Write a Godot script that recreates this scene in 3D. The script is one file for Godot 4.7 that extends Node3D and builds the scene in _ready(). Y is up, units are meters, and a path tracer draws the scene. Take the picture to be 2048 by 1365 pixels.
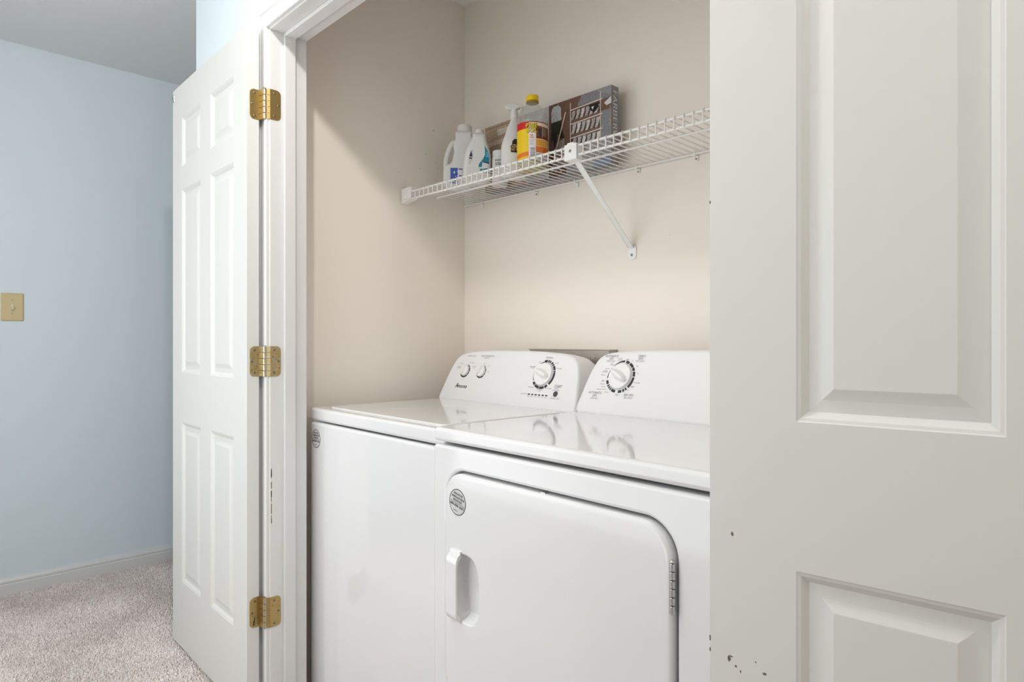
extends Node3D
# ---------------------------------------------------------------- camera solved from the photograph (2048 x 1365)
const FPX := 1300.0
const CAM := Vector3(1.86, 1.12, 0.83)
const YAW := 44.47
const DECK := 1.656          # top of the wire shelf
var rng := RandomNumberGenerator.new()
var M := {}

# ================================================================ mesh collector
class G:
	var t := PackedVector3Array()
	func tri(a: Vector3, b: Vector3, c: Vector3) -> void:
		t.append(a); t.append(b); t.append(c)
	func quad(a: Vector3, b: Vector3, c: Vector3, d: Vector3) -> void:
		tri(a, b, c); tri(a, c, d)
	func orient(s: int) -> void:
		var c := Vector3.ZERO
		var n := t.size()
		for i in range(s, n): c += t[i]
		c /= maxf(1.0, n - s)
		var v := 0.0
		for i in range(s, n, 3):
			v += (t[i] - c).dot((t[i + 1] - c).cross(t[i + 2] - c))
		if v > 0.0:
			for i in range(s, n, 3):
				var q := t[i + 1]
				t[i + 1] = t[i + 2]
				t[i + 2] = q
	func flip(s: int) -> void:
		for i in range(s, t.size(), 3):
			var q := t[i + 1]
			t[i + 1] = t[i + 2]
			t[i + 2] = q
	# closed rings of equal point count joined by strips
	func loft(rings: Array, cap0 := true, cap1 := true, ix := PackedInt32Array()) -> void:
		var s := t.size()
		for k in range(rings.size() - 1):
			var a: PackedVector3Array = rings[k]
			var b: PackedVector3Array = rings[k + 1]
			var n := a.size()
			for i in n:
				var j := (i + 1) % n
				quad(a[i], a[j], b[j], b[i])
		if cap0: cap(rings[0], true, ix)
		if cap1: cap(rings[rings.size() - 1], false, ix)
		orient(s)
	func cap(r: PackedVector3Array, back: bool, given := PackedInt32Array()) -> void:
		var nrm := Vector3.ZERO
		for i in r.size(): nrm += (r[i] - r[0]).cross(r[(i + 1) % r.size()] - r[0])
		nrm = nrm.normalized()
		var ax := (Vector3.UP if absf(nrm.y) < 0.9 else Vector3.RIGHT).cross(nrm).normalized()
		var ay := nrm.cross(ax)
		var p := PackedVector2Array()
		for v in r: p.append(Vector2(v.dot(ax), v.dot(ay)))
		var ix := given if given.size() > 0 else Geometry2D.triangulate_polygon(p)
		# the strips run a[i] -> a[j]; caps close them with the matching side
		var want := -1.0 if back else 1.0
		for i in range(0, ix.size(), 3):
			var a := r[ix[i]]
			var b := r[ix[i + 1]]
			var c := r[ix[i + 2]]
			if (b - a).cross(c - a).dot(nrm) * want > 0.0: tri(a, b, c)
			else: tri(a, c, b)
	func rbox(c: Vector3, size: Vector3, r: float, seg := 2) -> void:
		var s := t.size()
		var h := size * 0.5
		r = minf(r, minf(h.x, minf(h.y, h.z)) * 0.999)
		var pr: Array = []
		for i in range(seg + 1): pr.append([-1.0, -45.0 + 45.0 * i / seg])
		for i in range(seg + 1): pr.append([1.0, 45.0 * i / seg])
		for ax in 3:
			for sg in [-1.0, 1.0]:
				var k := Vector3.ZERO
				k[ax] = sg
				var u := Vector3.ZERO
				u[(ax + 1) % 3] = 1.0
				var w := Vector3.ZERO
				w[(ax + 2) % 3] = 1.0
				var g: Array = []
				for a in pr:
					var row := PackedVector3Array()
					for b in pr:
						var d: Vector3 = (k + u * tan(deg_to_rad(a[1])) + w * tan(deg_to_rad(b[1]))).normalized()
						var p: Vector3 = c + u * (a[0] * (h[(ax + 1) % 3] - r)) + w * (b[0] * (h[(ax + 2) % 3] - r)) + k * (h[ax] - r) + d * r
						row.append(p)
					g.append(row)
				for i in range(g.size() - 1):
					for j in range(g.size() - 1):
						if sg > 0: quad(g[i][j], g[i][j + 1], g[i + 1][j + 1], g[i + 1][j])
						else: quad(g[i][j], g[i + 1][j], g[i + 1][j + 1], g[i][j + 1])
		orient(s)
	func box(lo: Vector3, hi: Vector3) -> void:
		var s := t.size()
		var a := lo
		var b := hi
		quad(Vector3(a.x, a.y, b.z), Vector3(b.x, a.y, b.z), Vector3(b.x, b.y, b.z), Vector3(a.x, b.y, b.z))
		quad(Vector3(b.x, a.y, a.z), Vector3(a.x, a.y, a.z), Vector3(a.x, b.y, a.z), Vector3(b.x, b.y, a.z))
		quad(Vector3(a.x, a.y, a.z), Vector3(a.x, a.y, b.z), Vector3(a.x, b.y, b.z), Vector3(a.x, b.y, a.z))
		quad(Vector3(b.x, a.y, b.z), Vector3(b.x, a.y, a.z), Vector3(b.x, b.y, a.z), Vector3(b.x, b.y, b.z))
		quad(Vector3(a.x, b.y, b.z), Vector3(b.x, b.y, b.z), Vector3(b.x, b.y, a.z), Vector3(a.x, b.y, a.z))
		quad(Vector3(a.x, a.y, a.z), Vector3(b.x, a.y, a.z), Vector3(b.x, a.y, b.z), Vector3(a.x, a.y, b.z))
		orient(s)
	func tube(path: Array, r: float, seg := 8) -> void:
		var rings: Array = []
		var up := Vector3(0.31, 0.83, 0.46).normalized()
		for i in path.size():
			var d := Vector3.ZERO
			if i > 0: d += (path[i] - path[i - 1]).normalized()
			if i < path.size() - 1: d += (path[i + 1] - path[i]).normalized()
			d = d.normalized()
			var ax := up.cross(d).normalized()
			var ay := d.cross(ax)
			var ring := PackedVector3Array()
			for k in seg:
				var a := TAU * k / seg
				ring.append(path[i] + ax * (cos(a) * r) + ay * (sin(a) * r))
			rings.append(ring)
		loft(rings)
	# profile: [radius, y]; ex, ez stretch the circle
	func lathe(prof: Array, seg := 32, at := Vector3.ZERO, ex := 1.0, ez := 1.0, caps := true) -> void:
		var rings: Array = []
		for p in prof:
			var ring := PackedVector3Array()
			for k in seg:
				var a := TAU * k / seg
				ring.append(at + Vector3(cos(a) * p[0] * ex, p[1], sin(a) * p[0] * ez))
			rings.append(ring)
		loft(rings, caps, caps)
	# outline in x,y thickened along z with rounded rims
	func puffy(o: PackedVector2Array, z0: float, z1: float, r: float, steps := 3) -> void:
		var rings: Array = []
		for k in range(steps + 1):
			var a := PI * 0.5 * k / steps
			rings.append(inset(o, r * (1.0 - sin(a)), z0 + r * (1.0 - cos(a))))
		for k in range(steps + 1):
			var a := PI * 0.5 * k / steps
			rings.append(inset(o, r * (1.0 - cos(a)), z1 - r * (1.0 - cos(PI * 0.5 - a))))
		loft(rings, true, true, Geometry2D.triangulate_polygon(o))
	static func inset(o: PackedVector2Array, d: float, z: float) -> PackedVector3Array:
		var area := 0.0
		var n := o.size()
		for i in n: area += o[i].cross(o[(i + 1) % n])
		var sg := signf(area)
		var r := PackedVector3Array()
		for i in n:
			var e0 := (o[i] - o[(i + n - 1) % n]).normalized()
			var e1 := (o[(i + 1) % n] - o[i]).normalized()
			var n0 := Vector2(-e0.y, e0.x) * sg
			var n1 := Vector2(-e1.y, e1.x) * sg
			var m := n0 + n1
			m = m / maxf(0.5, m.length_squared() * 0.5)
			var q := o[i] + m * d
			r.append(Vector3(q.x, q.y, z))
		return r
	func xform(s: int, x: Transform3D) -> void:
		for i in range(s, t.size()): t[i] = x * t[i]
	func warp(s: int, f: Callable) -> void:
		for i in range(s, t.size()): t[i] = f.call(t[i])
	func text(what: String, h: float, at: Vector3, bold := false, shear := 0.0, align := 1, wide := 1.0, turn := 0.0) -> void:
		var m := TextMesh.new()
		var f := SystemFont.new()
		f.font_names = PackedStringArray(["Droid Sans"])
		f.font_weight = 700 if bold else 400
		m.font = f
		m.text = what
		m.font_size = 32
		m.pixel_size = h / (32.0 * 0.72)
		m.depth = 0.0
		m.curve_step = 1.2
		m.horizontal_alignment = [HORIZONTAL_ALIGNMENT_LEFT, HORIZONTAL_ALIGNMENT_CENTER, HORIZONTAL_ALIGNMENT_RIGHT][align]
		if m.get_surface_count() == 0: return
		var a := m.surface_get_arrays(0)
		var v: PackedVector3Array = a[Mesh.ARRAY_VERTEX]
		var ix = a[Mesh.ARRAY_INDEX]
		var idx := PackedInt32Array()
		if ix == null or ix.size() == 0:
			for i in v.size(): idx.append(i)
		else: idx = ix
		var c := cos(turn)
		var s := sin(turn)
		for i in idx:
			var p := v[i]
			p.x = p.x * wide + p.y * shear
			t.append(at + Vector3(p.x * c - p.y * s, p.x * s + p.y * c, 0))
	func mesh(crease := 40.0) -> ArrayMesh:
		var n := t.size()
		var nr := PackedVector3Array()
		nr.resize(n)
		var fn := PackedVector3Array()
		fn.resize(n / 3)
		for i in range(0, n, 3):
			fn[i / 3] = (t[i + 2] - t[i]).cross(t[i + 1] - t[i])
		if crease <= 0.0:
			for i in n: nr[i] = fn[i / 3].normalized()
		else:
			var near := {}
			for i in n:
				var k := Vector3i((t[i] * 50000.0).round())
				if not near.has(k): near[k] = PackedInt32Array()
				near[k].append(i / 3)
			var lim := cos(deg_to_rad(crease))
			var fu := PackedVector3Array()
			fu.resize(n / 3)
			for i in n / 3: fu[i] = fn[i].normalized()
			for i in n:
				var k := Vector3i((t[i] * 50000.0).round())
				var s := Vector3.ZERO
				var me := fu[i / 3]
				for f in near[k]:
					if fu[f].dot(me) >= lim: s += fn[f]
				nr[i] = s.normalized() if s.length_squared() > 0.0 else Vector3.UP
		var arr := []
		arr.resize(Mesh.ARRAY_MAX)
		arr[Mesh.ARRAY_VERTEX] = t
		arr[Mesh.ARRAY_NORMAL] = nr
		var m := ArrayMesh.new()
		m.add_surface_from_arrays(Mesh.PRIMITIVE_TRIANGLES, arr)
		return m

# ================================================================ helpers
func tag(o: Node, label: String, category: String, group := "", kind := "") -> Node:
	o.set_meta("label", label)
	o.set_meta("category", category)
	if group != "": o.set_meta("group", group)
	if kind != "": o.set_meta("kind", kind)
	return o

func base(called: String, at: Vector3, turn := 0.0) -> Node3D:
	var o := Node3D.new()
	o.name = called
	add_child(o, true)
	o.position = at
	o.rotation.y = turn
	return o

func put(g: G, called: String, m: Material, parent: Node = self, crease := 40.0) -> MeshInstance3D:
	return put_mesh(g.mesh(crease), called, m, parent)

func put_mesh(me: Mesh, called: String, m: Material, parent: Node = self) -> MeshInstance3D:
	var o := MeshInstance3D.new()
	o.name = called
	o.mesh = me
	o.material_override = m
	parent.add_child(o, true)
	return o

func mat(c: Color, rough := 0.5, metal := 0.0) -> StandardMaterial3D:
	var m := StandardMaterial3D.new()
	m.albedo_color = c
	m.roughness = rough
	m.metallic = metal
	return m

func noise_image(size: int, freq: float, sd: int, octaves := 4) -> Image:
	var f := FastNoiseLite.new()
	f.seed = sd
	f.frequency = freq
	f.fractal_octaves = octaves
	return f.get_seamless_image(size, size)

func bumpy(m: StandardMaterial3D, tex: Texture2D, per_metre: float, strength: float) -> StandardMaterial3D:
	m.normal_enabled = true
	m.normal_texture = tex
	m.normal_scale = strength
	m.uv1_triplanar = true
	m.uv1_world_triplanar = true
	m.uv1_scale = Vector3.ONE * per_metre
	return m

# a pixel of the photograph as a direction; distance comes from a plane
func ray(u: float, v: float) -> Vector3:
	var a := deg_to_rad(YAW)
	var fw := Vector3(-cos(a), 0, -sin(a))
	var rt := Vector3(-fw.z, 0, fw.x)
	return fw + rt * ((u - 1024.0) / FPX) + Vector3.UP * ((683.0 - v) / FPX)

func on_plane(u: float, v: float, p: Vector3, n: Vector3) -> Vector3:
	var d := ray(u, v)
	return CAM + d * ((p - CAM).dot(n) / d.dot(n))

# outline of a bottle: pixels of a zoom (origin, scale) -> metres in the bottle's own upright plane, y from the shelf
func outline(px: Array, o: Vector2, sc: float, foot: Vector3, turn: float, closed_at_deck := true) -> PackedVector2Array:
	var n := Vector3(sin(turn), 0, cos(turn))
	var ax := Vector3(cos(turn), 0, -sin(turn))
	var r := PackedVector2Array()
	for p in px:
		var w := on_plane(o.x + p[0] / sc, o.y + p[1] / sc, foot, n)
		var y := w.y - foot.y
		if closed_at_deck: y = maxf(y, 0.0)
		r.append(Vector2((w - foot).dot(ax), y))
	return r

func rrect(lo: Vector2, hi: Vector2, r: float, seg := 8) -> PackedVector2Array:
	var p := PackedVector2Array()
	var cs := [Vector2(hi.x - r, hi.y - r), Vector2(lo.x + r, hi.y - r), Vector2(lo.x + r, lo.y + r), Vector2(hi.x - r, lo.y + r)]
	for k in 4:
		for i in range(seg + 1):
			var a := PI * 0.5 * (k + float(i) / seg)
			p.append(cs[k] + Vector2(cos(a), sin(a)) * r)
	return p

func smooth2(p: PackedVector2Array, times := 1) -> PackedVector2Array:
	for k in times:
		var q := PackedVector2Array()
		for i in p.size():
			var a := p[i]
			var b := p[(i + 1) % p.size()]
			q.append(a.lerp(b, 0.25))
			q.append(a.lerp(b, 0.75))
		p = q
	return p

func disc(g: G, c: Vector3, r: float, n := 24, squash := 1.0) -> void:
	for k in n:
		var a := TAU * k / n
		var b := TAU * (k + 1) / n
		g.tri(c, c + Vector3(cos(b) * r, sin(b) * r * squash, 0), c + Vector3(cos(a) * r, sin(a) * r * squash, 0))

# arc band of print, degrees counted anticlockwise from +x
func arc_band(g: G, c: Vector3, r0: float, r1: float, d0: float, d1: float) -> void:
	var n := int(maxf(2, absf(d1 - d0) / 4.0))
	for k in n:
		var a := deg_to_rad(lerpf(d0, d1, float(k) / n))
		var b := deg_to_rad(lerpf(d0, d1, float(k + 1) / n))
		var pa := Vector3(cos(a), sin(a), 0)
		var pb := Vector3(cos(b), sin(b), 0)
		g.quad(c + pa * r0, c + pb * r0, c + pb * r1, c + pa * r1)

func flat_quad(g: G, lo: Vector2, hi: Vector2, z: float) -> void:
	g.quad(Vector3(lo.x, lo.y, z), Vector3(lo.x, hi.y, z), Vector3(hi.x, hi.y, z), Vector3(hi.x, lo.y, z))

# mesh with uv over an x,y rectangle bent round a vertical cylinder of radius R about the origin (R = 0: flat)
func label_patch(x0: float, x1: float, y0: float, y1: float, z: float, bend := 0.0, n := 24) -> ArrayMesh:
	var st := SurfaceTool.new()
	st.begin(Mesh.PRIMITIVE_TRIANGLES)
	for i in n:
		for c in [[0, 0], [0, 1], [1, 1], [0, 0], [1, 1], [1, 0]]:
			var f := float(i + c[0]) / n
			var x := lerpf(x0, x1, f)
			var y := lerpf(y0, y1, c[1])
			st.set_uv(Vector2(f, 1.0 - c[1]))
			if bend > 0.0:
				var a := x / bend
				st.set_normal(Vector3(sin(a), 0, cos(a)))
				st.add_vertex(Vector3(sin(a) * z, y, cos(a) * z))
			else:
				st.set_normal(Vector3(0, 0, 1))
				st.add_vertex(Vector3(x, y, z))
	return st.commit()

func fill_poly(im: Image, pts: Array, c: Color) -> void:
	var lo := Vector2(1e9, 1e9)
	var hi := Vector2(-1e9, -1e9)
	var p := PackedVector2Array()
	for q in pts:
		var v := Vector2(q[0], q[1])
		p.append(v)
		lo = lo.min(v)
		hi = hi.max(v)
	for y in range(maxi(0, int(lo.y)), mini(im.get_height(), int(hi.y) + 1)):
		for x in range(maxi(0, int(lo.x)), mini(im.get_width(), int(hi.x) + 1)):
			if Geometry2D.is_point_in_polygon(Vector2(x + 0.5, y + 0.5), p): im.set_pixel(x, y, c)

func line_px(im: Image, a: Vector2, b: Vector2, w: float, c: Color) -> void:
	var d := (b - a).normalized()
	var n := Vector2(-d.y, d.x) * w * 0.5
	fill_poly(im, [[a.x + n.x, a.y + n.y], [b.x + n.x, b.y + n.y], [b.x - n.x, b.y - n.y], [a.x - n.x, a.y - n.y]], c)

# ================================================================ scene
func _ready() -> void:
	rng.seed = 7
	set_camera_and_light()
	materials()
	room()
	trims()
	door_leaf("door_1", Vector3(-0.033, 0.0, 0.054), deg_to_rad(180.0 - 1.3), -1.0, 0.018, "white six-panel closet door swung flat against the pale blue hall wall")
	door_leaf("door_2", Vector3(1.438, 0.0, 0.056), deg_to_rad(6.3), 1.0, 0.0345, "white six-panel closet door with chipped paint, open in front of the dryer's hinge side")
	light_switch()
	washer()
	dryer()
	vent_duct()
	shelf()
	bottles()
	box_of_rack()
	wall_marks()

func set_camera_and_light() -> void:
	var cam := Camera3D.new()
	cam.name = "camera"
	add_child(cam)
	cam.fov = rad_to_deg(2.0 * atan(682.5 / FPX))
	cam.near = 0.02
	var a := deg_to_rad(YAW)
	cam.look_at_from_position(CAM, CAM + Vector3(-cos(a), 0, -sin(a)))
	cam.current = true
	var env := Environment.new()
	env.background_mode = Environment.BG_COLOR
	env.background_color = Color(0.84, 0.865, 0.89)
	env.ambient_light_source = Environment.AMBIENT_SOURCE_DISABLED
	env.tonemap_mode = Environment.TONE_MAPPER_LINEAR
	env.tonemap_exposure = 1.0
	env.sdfgi_enabled = true
	env.ssao_enabled = true
	env.ssil_enabled = true
	var we := WorldEnvironment.new()
	we.name = "world"
	we.environment = env
	add_child(we)
	# the hallway's flush ceiling lamp: place read from the header's shadow on the closet wall
	ceiling_lamp("ceiling_lamp", Vector3(0.69, 2.44, 0.42), 0.66, "round white flush ceiling lamp above the closet doors")
	# added fill lamp, out of frame to the right, to brighten the hall
	ceiling_lamp("ceiling_lamp", Vector3(2.55, 2.44, 0.45), 0.40, "added fill lamp, round white flush ceiling type, at the far end of the hallway")
	# added soft fill light at the made-up window opposite the closet (built in room())
	var al := AreaLight3D.new()
	al.name = "added_window_fill"
	add_child(al)
	al.area_size = Vector2(1.92, 1.82)
	al.light_energy = 1.48
	al.light_color = Color(0.985, 0.992, 1.0)
	al.area_range = 12.0
	al.shadow_enabled = true
	al.look_at_from_position(Vector3(0.0, 1.25, 1.135), Vector3(0.0, 1.25, 0.0))

func ceiling_lamp(called: String, at: Vector3, energy: float, label: String) -> void:
	var lamp := base(called, at)
	tag(lamp, label, "lamp")
	var g := G.new()
	g.lathe([[0.02, 0.0], [0.135, 0.0], [0.14, -0.008], [0.135, -0.02], [0.02, -0.02]], 40)
	put(g, "rim", mat(Color(0.92, 0.92, 0.91), 0.35), lamp)
	g = G.new()
	var pr: Array = [[0.125, -0.018]]
	for k in range(1, 9):
		var b := PI * 0.5 * k / 8.0
		pr.append([maxf(0.002, 0.125 * cos(b)), -0.018 - 0.05 * sin(b)])
	g.lathe(pr, 40)
	var gm := mat(Color(0.95, 0.94, 0.9), 0.4)
	gm.emission_enabled = true
	gm.emission = Color(1.0, 0.965, 0.9)
	gm.emission_energy_multiplier = energy * 1.2
	put(g, "lamp_glass", gm, lamp)
	var l := OmniLight3D.new()
	l.name = "lamp_light"
	lamp.add_child(l)
	l.position = Vector3(0, -0.042, 0)
	l.light_color = Color(1.0, 0.985, 0.965)
	l.light_energy = energy
	l.light_size = 0.035
	l.omni_range = 12.0
	l.omni_attenuation = 2.0
	l.shadow_enabled = true

func materials() -> void:
	var peel_im := noise_image(256, 0.09, 3, 3)
	peel_im.bump_map_to_normal_map(2.0)
	var peel := ImageTexture.create_from_image(peel_im)
	M.peel = peel
	M.blue = bumpy(mat(Color(0.885, 0.930, 0.955), 0.6), peel, 9.0, 0.10)
	M.beige = bumpy(mat(Color(0.945, 0.913, 0.872), 0.55), peel, 9.0, 0.12)
	M.cream = bumpy(mat(Color(0.93, 0.925, 0.91), 0.6), peel, 9.0, 0.10)
	M.ceiling = bumpy(mat(Color(0.95, 0.95, 0.945), 0.9), peel, 7.0, 0.25)
	M.trim = bumpy(mat(Color(0.89, 0.89, 0.885), 0.32), peel, 14.0, 0.04)
	M.door = bumpy(mat(Color(0.885, 0.885, 0.87), 0.42), peel, 16.0, 0.05)
	M.enamel = mat(Color(0.915, 0.917, 0.92), 0.10)
	M.enamel.clearcoat_enabled = true
	M.enamel.clearcoat = 0.6
	M.enamel.clearcoat_roughness = 0.06
	M.plastic = mat(Color(0.925, 0.927, 0.93), 0.38)
	M.knob = mat(Color(0.94, 0.94, 0.94), 0.25)
	M.print_dark = mat(Color(0.17, 0.17, 0.18), 0.5)
	M.print_grey = mat(Color(0.60, 0.60, 0.62), 0.5)
	M.print_black = mat(Color(0.05, 0.05, 0.055), 0.4)
	M.rubber = mat(Color(0.16, 0.16, 0.17), 0.8)
	M.slot = mat(Color(0.34, 0.31, 0.25), 0.45, 0.8)  # darker metal: the shade inside slots and holes put into colour
	M.vinyl = mat(Color(0.93, 0.925, 0.91), 0.32)
	M.clip = mat(Color(0.94, 0.94, 0.93), 0.4)
	M.screw = mat(Color(0.55, 0.53, 0.48), 0.35, 1.0)
	M.steel = mat(Color(0.78, 0.78, 0.78), 0.28, 1.0)
	M.brass = mat(Color(0.74, 0.64, 0.42), 0.34, 1.0)
	var tar := noise_image(128, 0.05, 11, 4)
	var ti := Image.create(128, 128, true, Image.FORMAT_RGB8)
	for y in 128:
		for x in 128:
			var v := tar.get_pixel(x, y).r
			var c := Color(0.73, 0.64, 0.43).lerp(Color(0.73, 0.69, 0.60), clampf((v - 0.35) * 2.2, 0.0, 1.0))
			ti.set_pixel(x, y, c)
	ti.generate_mipmaps()
	M.brass_worn = mat(Color(1, 1, 1), 0.36, 1.0)
	M.brass_worn.albedo_texture = ImageTexture.create_from_image(ti)
	M.brass_worn.uv1_triplanar = true
	M.brass_worn.uv1_scale = Vector3.ONE * 9.0
	M.barrel = mat(Color(0.80, 0.76, 0.67), 0.26, 1.0)
	M.rust = mat(Color(0.20, 0.13, 0.08), 0.8)
	M.ivory = mat(Color(0.83, 0.76, 0.58), 0.38)
	M.ivory_light = mat(Color(0.91, 0.86, 0.72), 0.3)
	M.chip = mat(Color(0.42, 0.39, 0.35), 0.9)
	M.scuff = mat(Color(0.60, 0.56, 0.52), 0.8)
	M.crack = mat(Color(0.50, 0.46, 0.42), 0.9)
	M.galvanised = bumpy(mat(Color(0.70, 0.68, 0.65), 0.42, 0.85), peel, 30.0, 0.05)

# ---------------------------------------------------------------- the room
func slab(called: String, lo: Vector3, hi: Vector3, m: Material, label: String, cat: String) -> MeshInstance3D:
	var g := G.new()
	var c := (lo + hi) * 0.5
	g.box(lo - c, hi - c)
	var o := put(g, called, m, self, 0.0)
	o.position = c
	tag(o, label, cat, "", "structure")
	return o

func parts_slab(called: String, boxes: Array, m: Material, label: String, cat: String) -> MeshInstance3D:
	var g := G.new()
	for b in boxes: g.box(b[0], b[1])
	var o := put(g, called, m, self, 0.0)
	tag(o, label, cat, "", "structure")
	return o

func room() -> void:
	var H := 2.44
	var carpet := carpet_material()
	slab("floor", Vector3(-1.90, -0.12, -1.9), Vector3(3.2, 0.0, 1.35), carpet, "beige grey cut-pile carpet floor of hallway and closet", "floor")
	slab("ceiling", Vector3(-1.90, H, -1.9), Vector3(3.2, H + 0.12, 1.35), M.ceiling, "flat white ceiling above hallway and closet", "ceiling")
	slab("wall_left", Vector3(-1.90, 0, -1.9), Vector3(-1.735, H, 1.35), M.blue, "pale blue wall with light switch and white baseboard", "wall")
	slab("wall_right", Vector3(3.05, 0, -1.9), Vector3(3.2, H, 1.35), M.cream, "cream wall closing the far end of the hallway", "wall")
	parts_slab("wall_behind", [
		[Vector3(-1.735, 0, 1.15), Vector3(-1.00, H, 1.35)],
		[Vector3(1.00, 0, 1.15), Vector3(3.05, H, 1.35)],
		[Vector3(-1.00, 0, 1.15), Vector3(1.00, 0.30, 1.35)],
		[Vector3(-1.00, 2.20, 1.15), Vector3(1.00, H, 1.35)]], M.cream, "cream hallway wall around the added wide window opposite the closet", "wall")
	var win := base("window_1", Vector3(0.0, 0.30, 1.27))  # added window, out of view, made up to carry the soft fill
	tag(win, "added wide white-framed window for soft fill light, opposite the closet doors", "window", "", "structure")
	var wg := G.new()
	for q in [[Vector3(-1.0, 0, -0.03), Vector3(-0.95, 1.9, 0.03)], [Vector3(0.95, 0, -0.03), Vector3(1.0, 1.9, 0.03)], [Vector3(-0.95, 0, -0.03), Vector3(0.95, 0.05, 0.03)], [Vector3(-0.95, 1.85, -0.03), Vector3(0.95, 1.9, 0.03)]]: wg.box(q[0], q[1])
	put(wg, "added_window_frame", M.trim, win, 0.0)
	wg = G.new()
	wg.box(Vector3(-0.02, 0.05, -0.025), Vector3(0.02, 1.85, 0.025))
	put(wg, "mullion", M.trim, win, 0.0)
	var glass := mat(Color(0.95, 0.97, 0.97, 0.08), 0.02)
	glass.transparency = BaseMaterial3D.TRANSPARENCY_ALPHA
	for q in [[-0.95, -0.02], [0.02, 0.95]]:
		wg = G.new()
		wg.box(Vector3(q[0], 0.05, -0.003), Vector3(q[1], 1.85, 0.003))
		put(wg, "pane", glass, win, 0.0)
	slab("wall_far", Vector3(-1.735, 0, -1.9), Vector3(3.05, H, -1.75), M.blue, "pale blue wall at the end of the side passage", "wall")
	# the closet block: hall face with the opening, beige inside
	parts_slab("wall_front", [
		[Vector3(-0.612, 0, -0.112), Vector3(-0.018, H, 0.0)],
		[Vector3(1.448, 0, -0.112), Vector3(1.60, H, 0.0)],
		[Vector3(-0.018, 2.055, -0.112), Vector3(1.448, H, 0.0)]], M.blue, "pale blue hall wall around the laundry closet opening", "wall")
	parts_slab("wall_closet_front", [
		[Vector3(-0.10, 0, -0.1145), Vector3(-0.018, H, -0.112)],
		[Vector3(1.448, 0, -0.1145), Vector3(1.50, H, -0.112)],
		[Vector3(-0.018, 2.055, -0.1145), Vector3(1.448, H, -0.112)]], M.beige, "beige inner face of the wall above the closet opening", "wall")
	slab("wall_closet_left", Vector3(-0.16, 0, -0.90), Vector3(-0.10, H, -0.112), M.beige, "scuffed beige closet side wall behind the washer", "wall")
	slab("wall_closet_back", Vector3(-0.10, 0, -0.90), Vector3(1.50, H, -0.833), M.beige, "beige closet back wall behind washer and dryer", "wall")
	slab("wall_closet_right", Vector3(1.50, 0, -0.90), Vector3(1.56, H, -0.112), M.beige, "beige closet side wall beside the dryer", "wall")
	parts_slab("wall_passage", [
		[Vector3(-0.612, 0, -0.96), Vector3(-0.55, H, -0.112)],
		[Vector3(1.56, 0, -0.96), Vector3(1.60, H, -0.112)],
		[Vector3(-0.55, 0, -0.96), Vector3(1.56, H, -0.90)]], M.blue, "pale blue outer walls of the closet along the side passages", "wall")
	# baseboard on the blue wall: flat board with a moulded top
	var prof := [Vector2(0, 0), Vector2(0.0125, 0), Vector2(0.0125, 0.049), Vector2(0.0095, 0.052), Vector2(0.0095, 0.056), Vector2(0.0115, 0.059), Vector2(0.0105, 0.066), Vector2(0.006, 0.072), Vector2(0.0045, 0.079), Vector2(0, 0.080)]
	var g := G.new()
	var rings: Array = []
	for z in [-1.75, 1.15]:
		var r := PackedVector3Array()
		for p in prof: r.append(Vector3(p.x, p.y, z))
		rings.append(r)
	g.loft(rings)
	var o := put(g, "baseboard_left", M.trim, self, 25.0)
	o.position = Vector3(-1.735, 0, 0)
	tag(o, "white moulded baseboard along the foot of the blue wall", "baseboard", "", "structure")
	carpet_pile()

func carpet_material() -> StandardMaterial3D:
	var m := mat(Color(1, 1, 1), 1.0)
	var n := noise_image(512, 0.12, 21, 3)
	var n2 := noise_image(512, 0.012, 22, 3)
	var im := Image.create(512, 512, true, Image.FORMAT_RGB8)
	for y in 512:
		for x in 512:
			var v := n.get_pixel(x, y).r
			var w := n2.get_pixel(x, y).r
			im.set_pixel(x, y, Color(0.66, 0.60, 0.57).lerp(Color(0.78, 0.73, 0.70), clampf(v * 0.7 + w * 0.5 - 0.1, 0, 1)))
	im.generate_mipmaps()
	m.albedo_texture = ImageTexture.create_from_image(im)
	m.uv1_triplanar = true
	m.uv1_world_triplanar = true
	m.uv1_scale = Vector3.ONE * 1.4
	return m

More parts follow.
